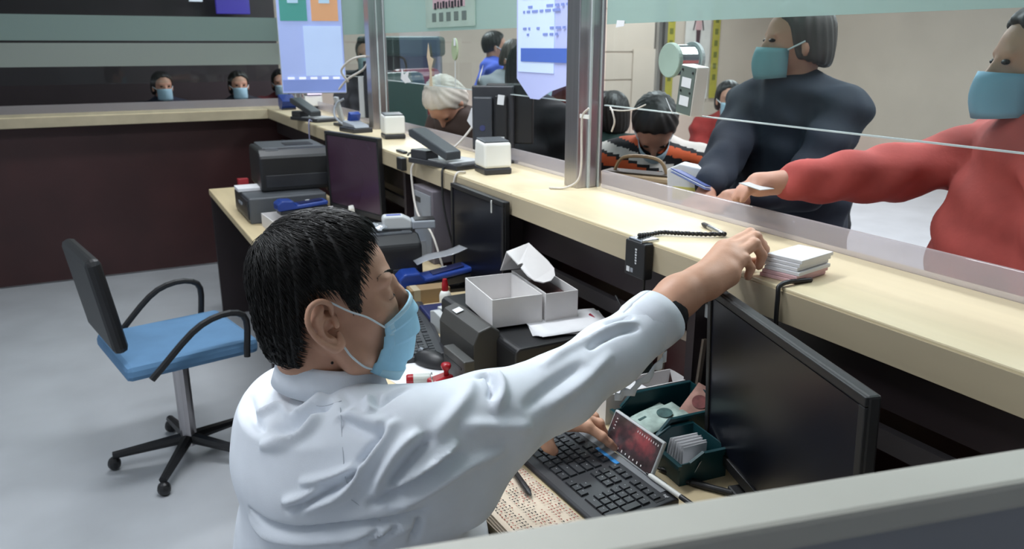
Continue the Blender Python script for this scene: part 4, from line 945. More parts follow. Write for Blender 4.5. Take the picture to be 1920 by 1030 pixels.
cable('black cable hanging over the counter edge at the right', [(1.16, 1.00, 1.124), (1.085, 1.0, 1.126), (1.072, .995, 1.10), (1.072, .99, 1.0), (1.085, .99, .90)], .0045, m_bc)
cable('short white cable end under the white card box', [(1.12, 2.50, 1.124), (1.085, 2.49, 1.125), (1.073, 2.495, 1.09), (1.070, 2.50, 1.055)], .004, m_wc)
# ---- low partition close to us
t = thing('partition', 'pale grey partition with cream top edge close to us', 'partition', (.31, .290, 0), rz=-math.atan2(.083, .377))
B().box((0, 0, .6355), (1.3, .028, 1.271)).build('panel', m_ledged, t); B().box((0, 0, 1.281), (1.3, .036, .02)).build('cap', m_ledge, t, bevel=.004)
# ---- empty chair further back on the left
t = thing('office_chair', 'office chair with blue seat and black frame behind the clerk', 'chair', (.16, 3.02, 0), rz=.2)
B().box((0, 0, .48), (.46, .44, .06)).build('seat', M('blue_fabric', '5b83a8', .8), t, bevel=.02); B().box((-.25, 0, .72), (.05, .40, .34), ry=-.15).build('backrest', m_blk, t, bevel=.02)
for s in (-1, 1): B().tube(spline([(-.16, s*.25, .46), (.02, s*.26, .62), (.17, s*.25, .62), (.17, s*.25, .46)], 5), .012, 8).build('arm', m_blk, t)
B().lathe([(.03, .06), (.03, .45)], 12).build('post', m_steel, t)
for k in range(5):
    a = 2*PI*k/5+.3; lg = B().tube([(0, 0, .09), (.27*math.cos(a), .27*math.sin(a), .06)], [.024, .015], 8).build('leg', m_blk, t); B().ell((.27*math.cos(a), .27*math.sin(a), .027), (.024, .024, .027), 10, 8).build('caster', m_blk, lg)

# ================================================================ things on and around the counter
def white_reader(label, c, rz, d=(.10, .12, .115), group='white box readers'):
    sx, sy, sz = d; t = thing('box_reader', label, 'card reader', c, rz, group)
    B().prism([(-sy/2, .022), (sy/2, .022), (sy/2-.012, sz), (-sy/2+.006, sz-.006)], -sx/2, sx/2, 'x').build('body', m_wht, t, bevel=.010, seg=3)
    B().box((0, 0, .0115), (sx*1.0, sy*1.0, .023)).build('base', m_blk2, t, bevel=.006)
    B().box((0, .0, sz-.002), (sx*.9, sy*.78, .008), rx=.055).build('top', M('slate_plastic'), t, bevel=.003)
    return t
def doc_scanner(label, c, rz):
    t = thing('document_scanner', label, 'scanner', c, rz, 'document scanners')
    B().box((0, 0, .010), (.17, .30, .020)).build('base', m_blk2, t, bevel=.004); B().box((0, .0, .0215), (.14, .22, .003)).build('scan_bed', m_lgry, t)
    B().box((-.05, .09, .035), (.06, .10, .035)).build('hinge_block', m_blk2, t, bevel=.005)
    B().prism([(-.07, .03), (.16, .10), (.165, .125), (.14, .13), (-.07, .062)], -.035, .035, 'x', Matrix.Translation((-.05, -.02, 0)) @ Matrix.Rotation(0, 4, 'Z')).build('arm', M('arm_grey', '3c4044', .35), t, bevel=.005)
    return t
white_reader('large white card reader box nearest the steel post', (1.215, 2.475, ZC), -.12)
white_reader('white card reader box further along the counter', (1.262, 3.66, ZC), -.15)
white_reader('smallest white reader box at the far corner of the counter', (1.36, 5.62, ZC), -.1, (.12, .12, .10))
doc_scanner('black document scanner left of the large white reader', (1.155, 2.72, ZC), .25)
# far scanner, card pads and stands
t = thing('card_pad', 'small grey card pad on a black base on the far counter', 'card pad', (1.185, 4.02, ZC), rz=.2)
B().box((0, 0, .012), (.11, .16, .024)).build('base', m_blk2, t, bevel=.004); B().prism([(-.07, .024), (.07, .024), (.07, .055), (-.05, .04)], -.04, .045, 'x').build('pad', m_gry, t, bevel=.005)
B().box((.02, .05, .07), (.06, .03, .05), rx=.4).build('blue_wing', m_blue, t, bevel=.004)
doc_scanner('grey document scanner at the far end of the long counter', (1.16, 4.75, ZC), .3)
t = thing('small_stand', 'small pale upright stand with looping cables on the far counter', 'stand', (1.20, 4.36, ZC), rz=.1)
B().box((0, 0, .08), (.014, .05, .16), ry=-.22).build('plate', m_lgry, t, bevel=.003); B().box((.02, 0, .008), (.09, .09, .016)).build('foot', m_blk2, t, bevel=.003)
t = thing('blue_reader', 'blue and white reader wing at the far corner', 'card reader', (1.20, 5.70, ZC), rz=0); B().prism([(-.09, .06), (.06, .10), (.06, .02), (.02, .0), (-.04, .0)], -.05, .05, 'x').build('wing', m_blue, t, bevel=.004); B().box((.0, .0, .006), (.09, .12, .012)).build('foot', m_blk2, t)
t = thing('counter_sign', 'small white glowing sign with a dark mark on the far reader', 'sign', (1.36, 5.555, ZC+.10)); B().box((0, 0, .045), (.10, .008, .085)).build('panel', M('lit_white', 'eadcff', .5, emit=.9, var=.01), t, bevel=.012, seg=3); B().lathe([(.001, -.012), (.008, -.010), (.010, .0), (.004, .018), (.001, .02)], 10, Matrix.Translation((0, -.005, .048)) @ Matrix.Diagonal((1, .3, 1, 1))).build('mark', m_blk, t)
# customer-facing monitor (we see its back)
t = thing('customer_monitor', 'black customer-facing monitor seen from behind on the counter', 'monitor', (1.325, 2.70, ZC), rz=math.radians(-38), group=None)
B().box((0, .02, .165), (.16, .028, .24)).build('case', m_blk2, t, bevel=.005); B().box((.06, .045, .18), (.18, .02, .225)).build('screen_housing', m_blk, t, bevel=.006)
B().box((-.035, -.004, .15), (.075, .022, .19)).build('rear_cover', M('rear_grey', '33363c', .45), t, bevel=.006); B().box((.035, .0, .15), (.045, .03, .20)).build('cable_spine', m_blk, t, bevel=.004)
B().box((.02, .03, .006), (.16, .11, .012)).build('foot', m_blk, t, bevel=.003); B().box((.02, .04, .04), (.05, .02, .08)).build('neck', m_blk, t)
B().box((.036, -.0155, .235), (.025, .001, .036), ry=.1).build('sticker', m_lbl, t); B().box((.036, -.0155, .085), (.026, .001, .028)).build('sticker', m_lbl, t)
lb = MB()
for k in range(4): lb.box((.036, -.0164, .076+.006*k), (.02, .0005, .002))
lb.build('sticker_print', m_blk2, t)
B().lathe([(.001, 0), (.011, 0), (.011, .001), (.001, .001)], 20, Matrix.Translation((-.035, -.0155, .13)) @ Matrix.Rotation(PI/2, 4, 'X')).build('emblem', M('emblem_blue', '3b3f66', .3), t)
t = thing('tall_monitor', 'narrow black monitor back with white cables on the far counter', 'monitor', (1.33, 4.22, ZC), rz=math.radians(-35))
B().box((.03, 0, .20), (.10, .05, .30)).build('case', m_blk2, t, bevel=.005); B().box((-.04, -.0, .16), (.03, .03, .22)).build('cable_cover', m_lgry, t, bevel=.004); B().box((.02, 0, .006), (.14, .12, .012)).build('foot', m_blk, t); B().box((.02, 0, .03), (.05, .03, .06)).build('neck', m_blk, t)
cable('white cable looping over the narrow far monitor', [(1.24, 4.30, 1.36), (1.20, 4.28, 1.42), (1.24, 4.2, 1.48), (1.31, 4.16, 1.49), (1.30, 4.20, 1.43), (1.24, 4.32, 1.37), (1.20, 4.40, 1.30)], .006, m_wc)
cable('grey cable curling round the pale upright stand', [(1.21, 4.30, 1.27), (1.17, 4.32, 1.24), (1.15, 4.28, 1.18), (1.18, 4.18, 1.14), (1.22, 4.05, 1.17)], .006, m_gry)
cable('thin pale cable hanging below the far counter scanner', [(1.10, 4.60, 1.13), (1.078, 4.58, 1.13), (1.072, 4.57, 1.0), (1.07, 4.55, .85)], .004, M('lilac_cable', '7c7fa0', .5))
# torn paper label stuck beside the customer monitor
def scrap(label, pts, mat=None, name='paper_scrap', cat='paper scrap'):
    o = B().add(pts, [tuple(range(len(pts)))]).build(name, mat or m_paper, solid=.0012); return tag(o, label, cat)
scrap('torn white paper strip beside the customer monitor', [(1.29, 2.80, 1.155), (1.305, 2.79, 1.155), (1.30, 2.79, 1.25), (1.312, 2.79, 1.30), (1.285, 2.80, 1.32), (1.27, 2.81, 1.27), (1.288, 2.80, 1.24)])
# pen chain: clip box on the counter edge, coiled cord, pen
t = thing('pen_clip_box', 'small black clamp box on the counter edge holding the pen cord', 'clamp', (1.068, 1.415, 1.062))
B().box((0, 0, .015), (.026, .075, .085)).build('body', m_blk, t, bevel=.004); B().box((.012, 0, .060), (.05, .05, .008)).build('jaw', m_chrome, t, bevel=.002)
[B().box((-.0134, -.006, .040-.0065*k), (.0006, .006-.0012*(k % 2), .0042)).build('character', m_lbl, t) for k in range(6)]
B().box((-.0134, .022, -.012), (.0006, .012, .012)).build('label_print', m_lbl, t); B().box((-.0134, .008, -.012), (.0006, .010, .010)).build('label_print', m_gry, t)
t = thing('beaded_cord', 'black beaded cord lying across the counter to the chained pen', 'cord', (0, 0, 0))
cp_ = spline([(1.075, 1.425, 1.130), (1.11, 1.432, 1.127), (1.145, 1.435, 1.127), (1.17, 1.415, 1.127), (1.195, 1.395, 1.127), (1.225, 1.372, 1.127), (1.262, 1.350, 1.128)], 8)
B().tube(cp_, .0042, 8).build('cord', m_blk, t, smooth=True)
bd = MB(); [bd.ell(p, (.0056,)*3, 8, 6) for p in cp_[::2]]; bd.build('beads', m_blk, t, smooth=True)
bd = MB(); [bd.box((p[0], p[1], p[2]+.0050), (.004, .003, .0016)) for p in cp_[1::3]]; bd.build('glints', m_chrome, t)
pen('black and silver pen chained to the counter', (1.262, 1.352, ZC+.0075), (1.296, 1.470, ZC+.0065), m_chrome, m_blk, r=.0058, clip=False)
# papers under the fingers
t = thing('paper_stack', 'small stack of white and pink forms under the reaching fingers', 'papers', (1.165, 1.050, ZC), rz=.2)
for k in range(6): B().box((.002*k, -.003*(k % 3), .004+.0075*k), (.11, .075, .007)).build('form', m_paper if k > 1 else M('pink_paper'), t, bevel=.001)
# intercom and disc on the glass
t = thing('intercom_box', 'white intercom box with two labels fixed to the nearest glass', 'intercom', (XG-.006, 1.618, 1.378), rot=(math.radians(7), 0, 0))
B().box((-.022, 0, .062), (.040, .062, .124)).build('case', m_wht, t, bevel=.003); B().box((-.0425, .0, .062), (.002, .056, .118)).build('front', M('slate_green', '5b6660', .5), t)
for z in (.082, .036): B().box((-.0443, 0, z), (.001, .036, .024)).build('label', m_lbl, t)
for y, z in ((.02, .112), (-.02, .108), (.018, .060), (-.018, .058)): B().lathe([(.001, 0), (.003, 0), (.003, .001), (.001, .001)], 10, Matrix.Translation((-.0445, y, z)) @ Matrix.Rotation(-PI/2, 4, 'Y')).build('screw', m_blk, t)
t = thing('speech_disc', 'round green and chrome speech disc mounted in the nearest glass', 'speech disc', (XG, 1.722, 1.512))
T_ = Matrix.Rotation(-PI/2, 4, 'Y')
B().lathe([(.001, .020), (.043, .020), (.045, .018), (.045, .008), (.001, .008)], 32, T_).build('face', M('disc_green', '93a79a', .5), t); B().lathe([(.040, .008), (.040, -.055), (.001, -.055)], 32, T_).build('sleeve', m_chrome, t); B().lathe([(.047, -.055), (.047, -.065), (.001, -.066)], 32, T_).build('cap', m_lgry, t)
# torn stickers and strings on the glass and post
scrap('small white sticker at the corner of the green film beside the post', [(XG-.010, 1.985, 1.600), (XG-.010, 1.945, 1.603), (XG-.010, 1.942, 1.618), (XG-.010, 1.980, 1.620)], cat='sticker', name='sticker')
scrap('peeling white label under the intercom box', [(XG-.012, 1.70, 1.372), (XG-.03, 1.69, 1.385), (XG-.028, 1.715, 1.415), (XG-.012, 1.725, 1.40)], cat='label', name='peeling_label')
scrap('small white diamond label on the second glass screen', [(XG-.010, 2.925, 1.410), (XG-.010, 2.895, 1.450), (XG-.010, 2.885, 1.475), (XG-.010, 2.915, 1.440)], cat='label', name='diamond_label')
scrap('ragged tan paper strip stuck on the second glass screen', [(XG-.010, 3.46, 1.37), (XG-.010, 3.42, 1.37), (XG-.010, 3.43, 1.45), (XG-.010, 3.40, 1.49), (XG-.010, 3.44, 1.50), (XG-.010, 3.46, 1.56), (XG-.010, 3.48, 1.50), (XG-.010, 3.45, 1.43)], M('torn_tan', 'c8b59a', .8))
scrap('crumpled white scrap hanging left of the tan strip', [(XG-.010, 3.78, 1.37), (XG-.010, 3.70, 1.38), (XG-.010, 3.74, 1.40), (XG-.010, 3.72, 1.43), (XG-.010, 3.80, 1.41), (XG-.010, 3.82, 1.44), (XG-.010, 3.84, 1.39)], name='paper_scrap')
t = thing('glass_disc', 'small pale round disc on a string hanging on the second glass', 'disc', (XG-.012, 3.155, 1.535)); B().lathe([(.001, .004), (.028, .004), (.028, -.004), (.001, -.004)], 24, Matrix.Rotation(PI/2, 4, 'Y') @ Matrix.Diagonal((1.6, 1, 1, 1))).build('plate', M('disc_pale', '9aa886', .5), t); B().tube([(0, 0, -.04), (0, .002, -.16)], .002, 6).build('string', m_lgry, t); B().box((-.006, -.012, .028), (.002, .016, .03)).build('label', m_lbl, t)
cable('thin white cable running down the steel post', [(1.30, 2.00, 1.37), (1.298, 2.03, 1.345), (1.30, 2.035, 1.28), (1.298, 2.03, 1.20), (1.29, 2.035, 1.15), (1.26, 2.06, 1.126), (1.22, 2.09, 1.124)], .0035, m_wc)
cable('pair of white wires dangling under the glass beside the post', [(1.37, 1.99, 1.372), (1.365, 1.97, 1.36), (1.37, 1.965, 1.33), (1.375, 1.985, 1.30)], .0028, m_wc)
cable('single white wire trailing along the lower glass edge', [(1.37, 1.99, 1.365), (1.37, 1.93, 1.366), (1.372, 1.87, 1.374), (1.372, 1.82, 1.39)], .002, m_wc)
o = B().box((0, 0, 0), (.004, .05, .012)).build('tape_strip', m_wht); o.location = (1.30, 2.02, 1.345); tag(o, 'strip of white tape holding the cable on the post', 'tape')
# small things on the counter between the readers
t = thing('pen_holder', 'small black chained pen clip on the counter left of the scanner', 'clamp', (1.10, 3.02, ZC-.04)); B().box((-.025, 0, .01), (.03, .06, .05)).build('body', m_blk, t, bevel=.003); B().tube(spline([(.0, 0, .042), (.03, .05, .045), (.09, .04, .046), (.13, .0, .046)], 6), .004, 7).build('cord', m_blk, t); B().box((.01, .10, .046), (.02, .09, .009)).build('pen_body', m_blk2, t, bevel=.002)

# ================================================================ the public hall beyond the glass
def cloth(col): return M('cloth_'+col, col, .85, var=.08, scale=14, bump=.1, bscale=120)
def figure(label, loc, face, kind='stand', jacket='22252f', trouser='1c1e24', haircol='17130f', hairlen=0, mask='8fb7d0', rh=None, lh=None, lean=0., nod=0., turn=0., sc=1., h=.012, bald=0, stripes=None):
    t = thing('person', label, 'person', loc, face)
    sit = kind == 'sit'; hipz = (.52 if sit else .92)*sc; L = .50*sc
    hip = np.array([0, 0, hipz]); d = np.array([math.sin(lean), 0, math.cos(lean)])
    neck = hip+d*(L+.02); shl = hip+d*(L-.04)+np.array([0, .175, 0]); shr = hip+d*(L-.04)+np.array([0, -.175, 0])
    HC = neck+np.array([.02+.05*math.sin(nod+lean), 0, .135*math.cos(min(nod, .8))]); R3 = np.array(Euler((0, nod, turn)).to_matrix())
    hw = lambda p: HC+R3 @ np.array(p)
    def arm(sh, hand, s):
        if hand is None: hand = np.array([.30, s*.16, hipz+.08]) if sit else np.array([.06, s*.25, hipz-.08])
        hand = np.array(hand); mid = (sh+hand)/2; dl = np.linalg.norm(hand-sh); dr = math.sqrt(max(.0004, .27**2-(dl/2)**2)) if dl < .54 else .02
        return [sh, mid+np.array([0, s*.35, -.94])*dr, hand]
    AR, AL = arm(shr, rh, -1), arm(shl, lh, 1)
    allp = np.array(AR+AL+[HC, hip, [.5 if sit else .15, .25, 0], [-.2, -.25, 0]])
    lo, hi = allp.min(0)-.2, allp.max(0)+.22; lo[2] = max(lo[2], -.02)
    f = Field(lo, hi, h*.75)
    f.ell(hw((-.005, 0, .035)), (.097, .076, .085), .01, R3); f.ell(hw((.035, 0, -.03)), (.058, .058, .075), .02, R3); f.ell(hw((.045, 0, -.085)), (.030, .034, .026), .02, R3)
    f.chain([hw((.088, 0, .015)), hw((.108, 0, -.025))], [.010, .013], .01)
    for s in (-1, 1): f.ell(hw((-.005, .078*s, -.01)), (.016, .010, .030), .006, R3); f.ell(hw((.078, .03*s, .03)), (.014, .022, .010), .012, R3)
    f.chain([hw((-.02, 0, -.04)), neck, hip], [.055, .06, .10], .02)
    for A in (AR, AL):
        f.chain(A, [.045, .04, .026], .02)
        dd = A[2]-A[1]; dd = dd/np.linalg.norm(dd); sd = np.cross(dd, (0, 0, 1)); sd /= np.linalg.norm(sd)+1e-9
        pm = A[2]+dd*.06; f.cap(A[2], pm, .028, .030, .015)
        for q, ln in zip((-.024, -.008, .008, .024), (.055, .068, .065, .05)): f.chain([pm+sd*q, pm+sd*q*1.1+dd*ln*.6+np.array([0, 0, -.008]), pm+sd*q*1.1+dd*ln*.85+np.array([0, 0, -.03])], [.012, .0105, .009], .005)
        f.chain([A[2]+dd*.02+sd*.024, A[2]+dd*.055+sd*.05-np.array([0, 0, .012]), A[2]+dd*.085+sd*.045-np.array([0, 0, .02])], [.013, .012, .009], .006)
    V, F = f.mesh(1); np_mesh('body', V, F, M('skin_far', 'c08f78', .55, var=.06), t)
    j = Field(lo, hi, h)
    j.chain([hip+np.array([0, 0, -.12 if not sit else -.02]), hip+d*.25, neck-d*.06], [.155, .165, .12], .06); j.chain([shl, neck-d*.02, shr], [.082, .075, .082], .04)
    j.ell(hip+d*.12, (.16, .20, .2), .05)
    for A in (AR, AL): j.chain([A[0], A[1], A[1]+(A[2]-A[1])*.88], [.078, .065, .048], .02)
    V, F = j.mesh(2); N = vnorm(V, F); V = V+N*(.009*np.sin(V[:, 2]*48+V[:, 1]*25+V[:, 0]*20)*np.sin(V[:, 0]*30-V[:, 2]*14+V[:, 1]*9))[:, None]
    fm = None; mats = [cloth(jacket)]
    if stripes:
        c = V[F].mean(1); q = (c[:, 2]*26+c[:, 1]*8) % 3; fm = np.digitize(q, [1.0, 1.35, 2.2]) % len(stripes); mats = [cloth(x) for x in stripes]
    np_mesh('jacket', V, F, mats, t, fmat=fm)
    B().lathe([(.062, 0), (.066, .03), (.058, .05), (.052, .04)], 18, Matrix.Translation(Vector(neck-d*.005)) @ Euler((0, lean, 0)).to_matrix().to_4x4()).build('collar', mats[0], t, smooth=True)
    g = Field(np.minimum(lo, (-.25, -.28, -.02)), np.maximum(hi, (.62 if sit else .3, .28, hipz+.1)), h*1.3)
    for s in (-1, 1):
        if sit: g.chain([(0, s*.09, hipz), (.42, s*.10, hipz), (.40, s*.10, .09)], [.11, .078, .055], .03)
        else: g.chain([(0, s*.08, hipz), (.01, s*.09, hipz*.52), (0, s*.09, .09)], [.115, .078, .055], .03)
    V, F = g.mesh(2); np_mesh('trousers', V, F, cloth(trouser), t)
    for s in (-1, 1):
        x = .40 if sit else 0; B().prism([(x-.09, 0), (x+.17, 0), (x+.17, .03), (x+.08, .07), (x, .10), (x-.085, .10)], -s*.09-.045, -s*.09+.045, 'y').build('shoe', m_black, t, bevel=.012)
    if sit:
        s_ = thing('hall_stool', 'grey stool under the '+' '.join(label.split()[:11]), 'stool', loc, face, 'stools in the hall'); zs = hipz-.11
        B().lathe([(.001, zs-.05), (.17, zs-.05), (.18, zs-.02), (.17, zs), (.001, zs)], 20).build('seat', m_gry, s_); B().lathe([(.03, .02), (.03, zs-.05)], 12).build('post', m_steel, s_); B().lathe([(.18, 0), (.18, .015), (.03, .03)], 20).build('foot', m_steel, s_)
    k = Field(np.array([-.2, -.15, -.25]), np.array([.17, .15, .17]), .008)
    k.ell((-.012, 0, .048), (.108, .088, .093), .02)
    if hairlen: k.ell((-.045, 0, -.02), (.075, .088, .09+hairlen*.3), .03)
    else: k.ell((-.045, 0, .0), (.065, .07, .075), .03)
    hp2 = [(.090, .115), (.066, .085), (.042, .045), (.026, -.02-hairlen), (-.02, -.03-hairlen), (-.2, -.08-hairlen), (-.3, .3), (.3, .3)]
    k.put(lambda X, Y, Z: poly_sd(X, Z, hp2), (-.2, -.15, -.25), (.17, .15, .17), .01, 'isect')
    V, F = k.mesh(1); N = vnorm(V, F); V = V+N*(.0022*np.sin(np.arctan2(V[:, 1], V[:, 0]+.05)*19+V[:, 2]*25))[:, None]
    np_mesh('hair', V @ R3.T+HC, F, M('hair_'+haircol, haircol, .5, var=.1, scale=18), t)
    for s in (-1, 1): B().ell(tuple(hw((.086, .030*s, .012))), (.008, .013, .006), 8, 6).build('eye', m_hair, t, smooth=True)
    if mask:
        rows = []
        for i in range(13):
            u = (-1+i/6)*PI/2; rows.append([tuple(hw((.040+(.082+.012*math.sin(v/6*PI))*math.cos(u)**.9 if abs(u) < 1.57 else .040, .060*math.sin(u), -.012-.088*v/6-.012*math.cos(u)*(v-2)/6))) for v in range(7)])
        m_ = B().grid(rows).build('mask', M('mask_'+mask, mask, .8, var=.03), t, smooth=True, solid=.002)
        for s in (-1, 1): B().tube([hw((.045, .062*s, -.016)), hw((.0, .084*s, .010))], .003, 5).build('ear_loop', m_maskw, m_)
    return t
R_ = math.radians
p1 = figure('standing older man in navy jacket and mask behind the nearest glass', (2.06, 1.90, 0), R_(188), 'stand', '1d2534', '16181e', '4a4542', .02, '7fa9b0', rh=(.50, .06, 1.13), lh=(.46, .17, 1.13), turn=-.62, lean=.06, sc=.985)
figure('customer in coral sleeve reaching a hand to the opening at the right', (1.82, 1.0, 0), R_(143), 'stand', 'b8504a', '22242c', '1a1614', .06, '8fb7d0', rh=(.52, -.05, 1.235), sc=.95)
figure('seated person in orange, black and white striped jacket in the hall', (2.10, 2.74, 0), R_(-125), 'sit', 'c4562c', '1c1e24', '1c1816', .03, '9fb8c4', lean=.42, nod=1.05, stripes=['c4562c', '17181c', 'c9c4bd', '17181c'], sc=1.16)
figure('seated person in dark coat bent over a tan bag', (2.62, 2.36, 0), R_(-160), 'sit', '14161d', '14161d', '15110f', 0, '9fc0d0', lean=.3, nod=.5, sc=1.06)
figure('seated person in beige jacket behind the dark-coated one', (2.98, 2.98, .0), R_(-135), 'sit', '9a8560', '2a2824', '1a1614', .02, '9fc0d0', lean=.15)
figure('person in dark green coat beside the steel post', (2.52, 3.60, 0), R_(70), 'sit', '16302c', '16181e', '1a1614', .04, '8fb0c0', lean=.12)
figure('far person with dark hair and red scarf by the yellow strips', (4.0, 4.35, 0), R_(-120), 'sit', '8a2a26', '1c1e24', '15110f', .03, '9fc0d0')
figure('grey-haired woman bowed over the opening of the second window', (1.83, 3.68, 0), R_(-165), 'stand', '3a2a24', '2a2420', 'bdb5aa', .08, None, lean=.6, nod=1.15, turn=.35, sc=.88)
figure('person with black hair and black coat behind the customer monitor', (1.70, 3.08, 0), R_(25), 'stand', '101116', '14151a', '0e0c0c', .08, '9fc0d0', lean=-.05, nod=.1, sc=.90)
figure('dark-clothed person behind the steel post in front of the tall screen', (2.82, 4.48, 0), R_(-110), 'stand', '17181e', '17181e', '14110f', .08, '9fc0d0', lean=.1, sc=.86)
figure('person in bright blue vest walking in the middle of the hall', (3.15, 6.4, 0), R_(-20), 'stand', '4a63c8', '2a2c36', '1c1816', 0, '6f9fe0', sc=.97)
figure('stooping person in pale grey top near the green kiosk', (2.66, 5.45, 0), R_(-80), 'stand', '9aa0a6', '3a3c44', '5a5450', .02, 'c9d0d4', lean=.5, nod=.3, sc=.96)
figure('person in dark grey coat standing left of the stooping one', (1.82, 5.75, 0), R_(-120), 'stand', '4a4a50', '2a2c30', '2a2624', .03, '9fb8c0', sc=.93)
figure('seated person in dark coat far behind the corner glass', (1.18, 7.6, 0), R_(-90), 'sit', '1a1c26', '1a1c22', '15110f', .03, '9fc0d0', sc=1.02)
figure('seated person with dark red top far behind the corner glass', (1.62, 7.9, 0), R_(-100), 'sit', '5a2026', '1a1c22', '15110f', .03, '9fb8c4', sc=1.02)
figure('seated person in navy at the far left of the far glass', (.55, 7.7, 0), R_(-80), 'sit', '1c2234', '1a1c22', '15110f', .02, '9fc0d0', sc=1.02)
# papers, bag and cards held by the customers
t = thing('id_cards', 'blue and white cards held by the older man', 'cards', (1.535, 1.79, 1.165), rot=(.35, .2, .5))
for k in range(3): B().box((.004*k, .004*k, .004*k), (.085, .12, .003)).build('card', M('card_blue%d' % k, ('5a6a9e', 'c0c8d8', '4a5a94')[k], .5), t, bevel=.001)
o = B().box((0, 0, 0), (.085, .054, .002)).build('bank_card', m_lgry, bevel=.0006); o.location = (1.345, 1.345, 1.235); o.rotation_euler = (.2, .1, .4); tag(o, 'pale card held by the hand in the coral sleeve', 'card')
t = thing('paper_bag', 'white and yellow paper bag in front of the beige jacket', 'bag', (1.60, 1.89, 1.062), rz=.6); B().prism([(-.05, 0), (.05, 0), (.06, .12), (.02, .14), (-.045, .13)], -.03, .03, 'x').build('bag', m_paper, t, bevel=.004); B().box((-.0, -.0, .05), (.062, .075, .04)).build('yellow_print', M('yellow_print', 'd8d070', .7), t)
t = thing('handbag', 'tan handbag on the lap of the dark-coated person', 'bag', (1.575, 2.10, 1.062), rz=R_(-60)); B().prism([(-.13, 0), (.13, 0), (.15, .08), (-.15, .08)], -.06, .06, 'y').build('body', M('tan_leather', '8a7252', .55), t, bevel=.012); B().tube(spline([(-.10, 0, .07), (-.06, 0, .13), (.06, 0, .13), (.10, 0, .07)], 6), .006, 6).build('strap', M('tan_leather'), t); B().box((0, 0, .084), (.24, .07, .004)).build('zip', M('zip_dark', '3a3026', .5), t)
t = thing('side_shelf', 'narrow dark shelf along the public side of the counter', 'shelf', (1.56, 2.1, 0)); B().box((0, 0, 1.045), (.24, 1.1, .03)).build('board', m_maroon, t, bevel=.003); [B().box((0, y, .515), (.20, .03, 1.03)).build('support', m_maroon, t) for y in (-.5, .5)]
# high-backed hall chairs
def hall_chair(label, loc, rz, col):
    t = thing('hall_chair', label, 'chair', loc, rz, 'high-backed hall chairs'); t.scale = (1, 1, 1.18); m_ = M('vinyl_'+col, col, .4, var=.06)
    B().box((0, 0, .45), (.46, .48, .12)).build('seat', m_, t, bevel=.04, seg=3); B().box((-.22, 0, .82), (.12, .50, .72), ry=-.12).build('backrest', m_, t, bevel=.05, seg=3)
    for s in (-1, 1):
        B().box((0, s*.27, .52), (.42, .06, .22)).build('armrest', m_, t, bevel=.025)
        for x in (-.18, .18): B().lathe([(.018, 0), (.022, .39)], 10, Matrix.Translation((x, s*.2, 0))).build('leg', m_steel, t)
hall_chair('dark red high-backed chair behind the grey-haired woman', (2.2, 5.25, 0), R_(-60), '6e141c'); hall_chair('dark green high-backed chair left of the grey-haired woman', (1.80, 4.55, 0), R_(-60), '1b3a36'); hall_chair('dark red chair beside the steel post', (2.12, 3.98, 0), R_(165), '6a1218')
# two glass reflections built as glowing panels, then a lit sign
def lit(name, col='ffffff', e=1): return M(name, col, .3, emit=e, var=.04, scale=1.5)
t = thing('hanging_screen', 'lit hanging screen with green and orange squares over the far counter', 'screen', (1.085, 4.42, 1.305), rz=R_(-14)); t.scale = (.80, 1, 1)  # reflection in the glass, modelled as a solid glowing panel on rods
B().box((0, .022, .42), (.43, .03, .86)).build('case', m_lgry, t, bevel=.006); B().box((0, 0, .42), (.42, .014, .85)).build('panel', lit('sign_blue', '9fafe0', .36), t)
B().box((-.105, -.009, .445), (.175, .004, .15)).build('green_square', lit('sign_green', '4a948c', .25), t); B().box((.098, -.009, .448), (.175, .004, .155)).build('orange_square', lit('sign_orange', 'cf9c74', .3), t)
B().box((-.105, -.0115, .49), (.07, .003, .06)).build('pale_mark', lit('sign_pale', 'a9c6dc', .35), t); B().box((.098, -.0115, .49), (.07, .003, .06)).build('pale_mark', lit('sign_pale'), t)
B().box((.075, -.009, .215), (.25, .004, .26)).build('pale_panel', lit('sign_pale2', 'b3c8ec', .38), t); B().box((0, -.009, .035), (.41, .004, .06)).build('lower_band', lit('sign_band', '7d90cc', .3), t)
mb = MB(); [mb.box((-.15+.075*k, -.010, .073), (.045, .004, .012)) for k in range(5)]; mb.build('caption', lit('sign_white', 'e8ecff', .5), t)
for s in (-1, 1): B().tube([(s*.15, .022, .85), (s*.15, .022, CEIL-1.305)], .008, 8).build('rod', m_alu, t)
t = thing('lit_poster', 'lit lavender poster with blue band hung inside the second screen', 'poster', (XG-.020, 2.36, 1.40))  # second reflection, modelled as a glowing sheet against the pane
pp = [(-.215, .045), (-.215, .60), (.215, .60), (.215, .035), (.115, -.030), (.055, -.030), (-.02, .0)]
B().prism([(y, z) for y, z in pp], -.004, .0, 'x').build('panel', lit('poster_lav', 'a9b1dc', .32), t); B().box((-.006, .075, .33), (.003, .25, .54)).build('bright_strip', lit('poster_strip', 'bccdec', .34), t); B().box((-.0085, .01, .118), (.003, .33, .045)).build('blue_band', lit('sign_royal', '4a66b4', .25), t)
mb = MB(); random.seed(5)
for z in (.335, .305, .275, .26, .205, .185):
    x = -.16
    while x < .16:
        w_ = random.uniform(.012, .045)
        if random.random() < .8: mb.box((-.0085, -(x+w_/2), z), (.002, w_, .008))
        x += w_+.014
o = mb.build('text_lines', lit('sign_ink', '7686c0', .3), t); o['kind'] = 'stuff'
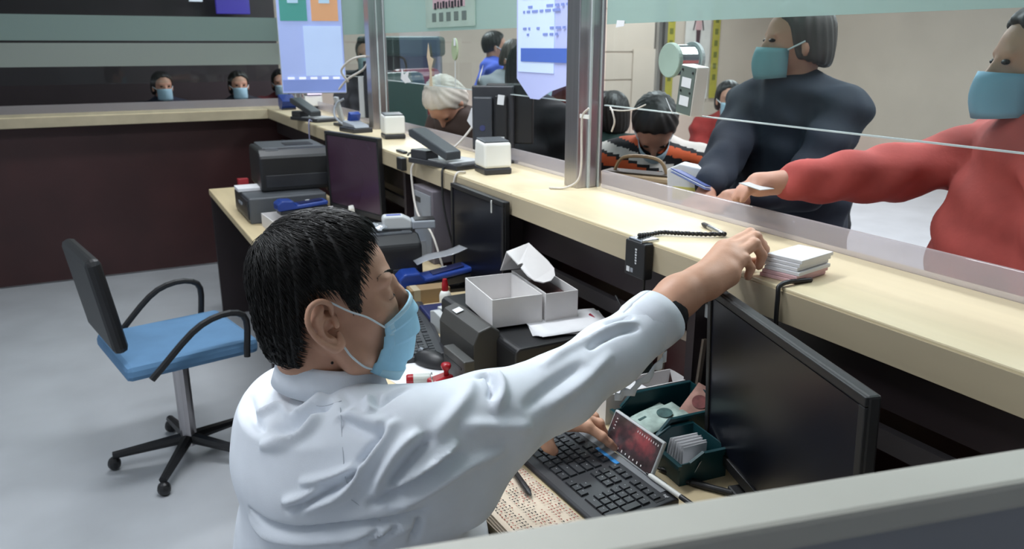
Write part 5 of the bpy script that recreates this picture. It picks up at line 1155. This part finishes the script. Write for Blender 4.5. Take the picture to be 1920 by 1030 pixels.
t = thing('hanging_sign', 'purple lit sign high up behind the far window', 'sign', (1.35, 8.6, 1.98)); B().box((0, 0, 0), (.32, .05, .26)).build('box', lit('sign_purple', '3a2f90', .6), t, bevel=.005); B().box((-.34, 0, .05), (.12, .05, .14)).build('lit_mark', lit('sign_white'  , 'e8ecff', .9), t); B().tube([(0, 0, .13), (0, 0, CEIL-1.98)], .01, 6).build('rod', m_alu, t)
# green kiosk with fascia
t = thing('kiosk', 'grey kiosk with dark green fascia in the middle of the hall', 'kiosk', (2.5, 6.9, 0), rz=R_(-28)); B().box((0, 0, 1.54), (.72, .5, .17)).build('fascia', M('kiosk_green', '2f4a46', .5), t, bevel=.03)
for s in (-1, 1): B().box((s*.30, 0, .73), (.06, .44, 1.46)).build('side', M('kiosk_grey', '7a7c80', .6), t)
B().box((0, .1, .73), (.54, .06, 1.46)).build('back', M('kiosk_grey'), t); B().box((0, -.05, .95), (.54, .36, .05)).build('shelf', M('kiosk_grey'), t)
# sign fixed to the second screen
t = thing('notice_board', 'pale green notice with a row of five square icons on the second screen', 'notice', (XG-.010, 3.21, 1.625))
B().box((-.002, 0, .15), (.004, .52, .30)).build('plate', M('notice_green', '9db0a4', .6), t); B().box((-.0045, 0, .10), (.002, .34, .045)).build('banner', M('notice_pink', 'b59aa0', .6), t); [B().box((-.0062, .14-.031*k, .088+.004*(k % 2)), (.001, .022-.004*(k % 3), .026)).build('character', m_blk, t) for k in range(10)]
for k in range(5): B().box((-.0045, .16-.08*k, .042), (.002, .045, .036)).build('icon', M('icon_grey', '5d6a64', .6), t, bevel=.001)
# yellow strips and figure poster on the far wall
m_yel = M('yellow_strip', 'a89c3c', .6)
for k, x in enumerate((7.30, 8.12)):
    t = thing('yellow_banner', ['yellow lettered strip left of the red figure poster', 'yellow lettered strip right of the red figure poster'][k], 'banner', (x, WF-.03, 1.0)); B().box((0, 0, .55), (.13, .01, 1.5)).build('strip', m_yel, t)
    for q in range(8): B().box((0, -.007, .1+.16*q), (.06, .004, .08)).build('character', M('strip_ink', '6a6a2a', .7), t)
t = thing('figure_poster', 'white poster with a small red and black figure on the hall wall', 'poster', (7.78, WF-.03, .9)); B().box((0, 0, .65), (.46, .012, 1.5)).build('sheet', M('poster_white', 'cfc8c2', .7), t)
fp = lambda c_: M('poster_'+c_, c_, .7)
B().ell((0, -.008, 1.07), (.045, .006, .06), 14, 8).build('head', fp('8a2a2e'), t); B().prism([(-.06, .86), (.06, .86), (.045, 1.02), (-.045, 1.02)], .006, .012, 'y').build('dress', fp('c8a0a0'), t); B().prism([(-.03, .66), (.03, .66), (.04, .86), (-.04, .86)], .006, .012, 'y').build('trousers_print', fp('4a3036'), t)
for s in (-1, 1): B().prism([(s*.05, 1.0), (s*.07, 1.0), (s*.10, .86), (s*.085, .85)], .006, .012, 'y').build('arm_print', fp('3a2a30'), t)
t = thing('wall_screen', 'cream double door with orange edge in the far wall', 'door', (6.85, WF-.03, 0)); B().box((.22, 0, .75), (.06, .03, 1.5)).build('orange_edge', M('orange_edge', 'c9903a', .6), t); B().box((0, 0, .75), (.38, .02, 1.5)).build('leaf', m_cream, t)
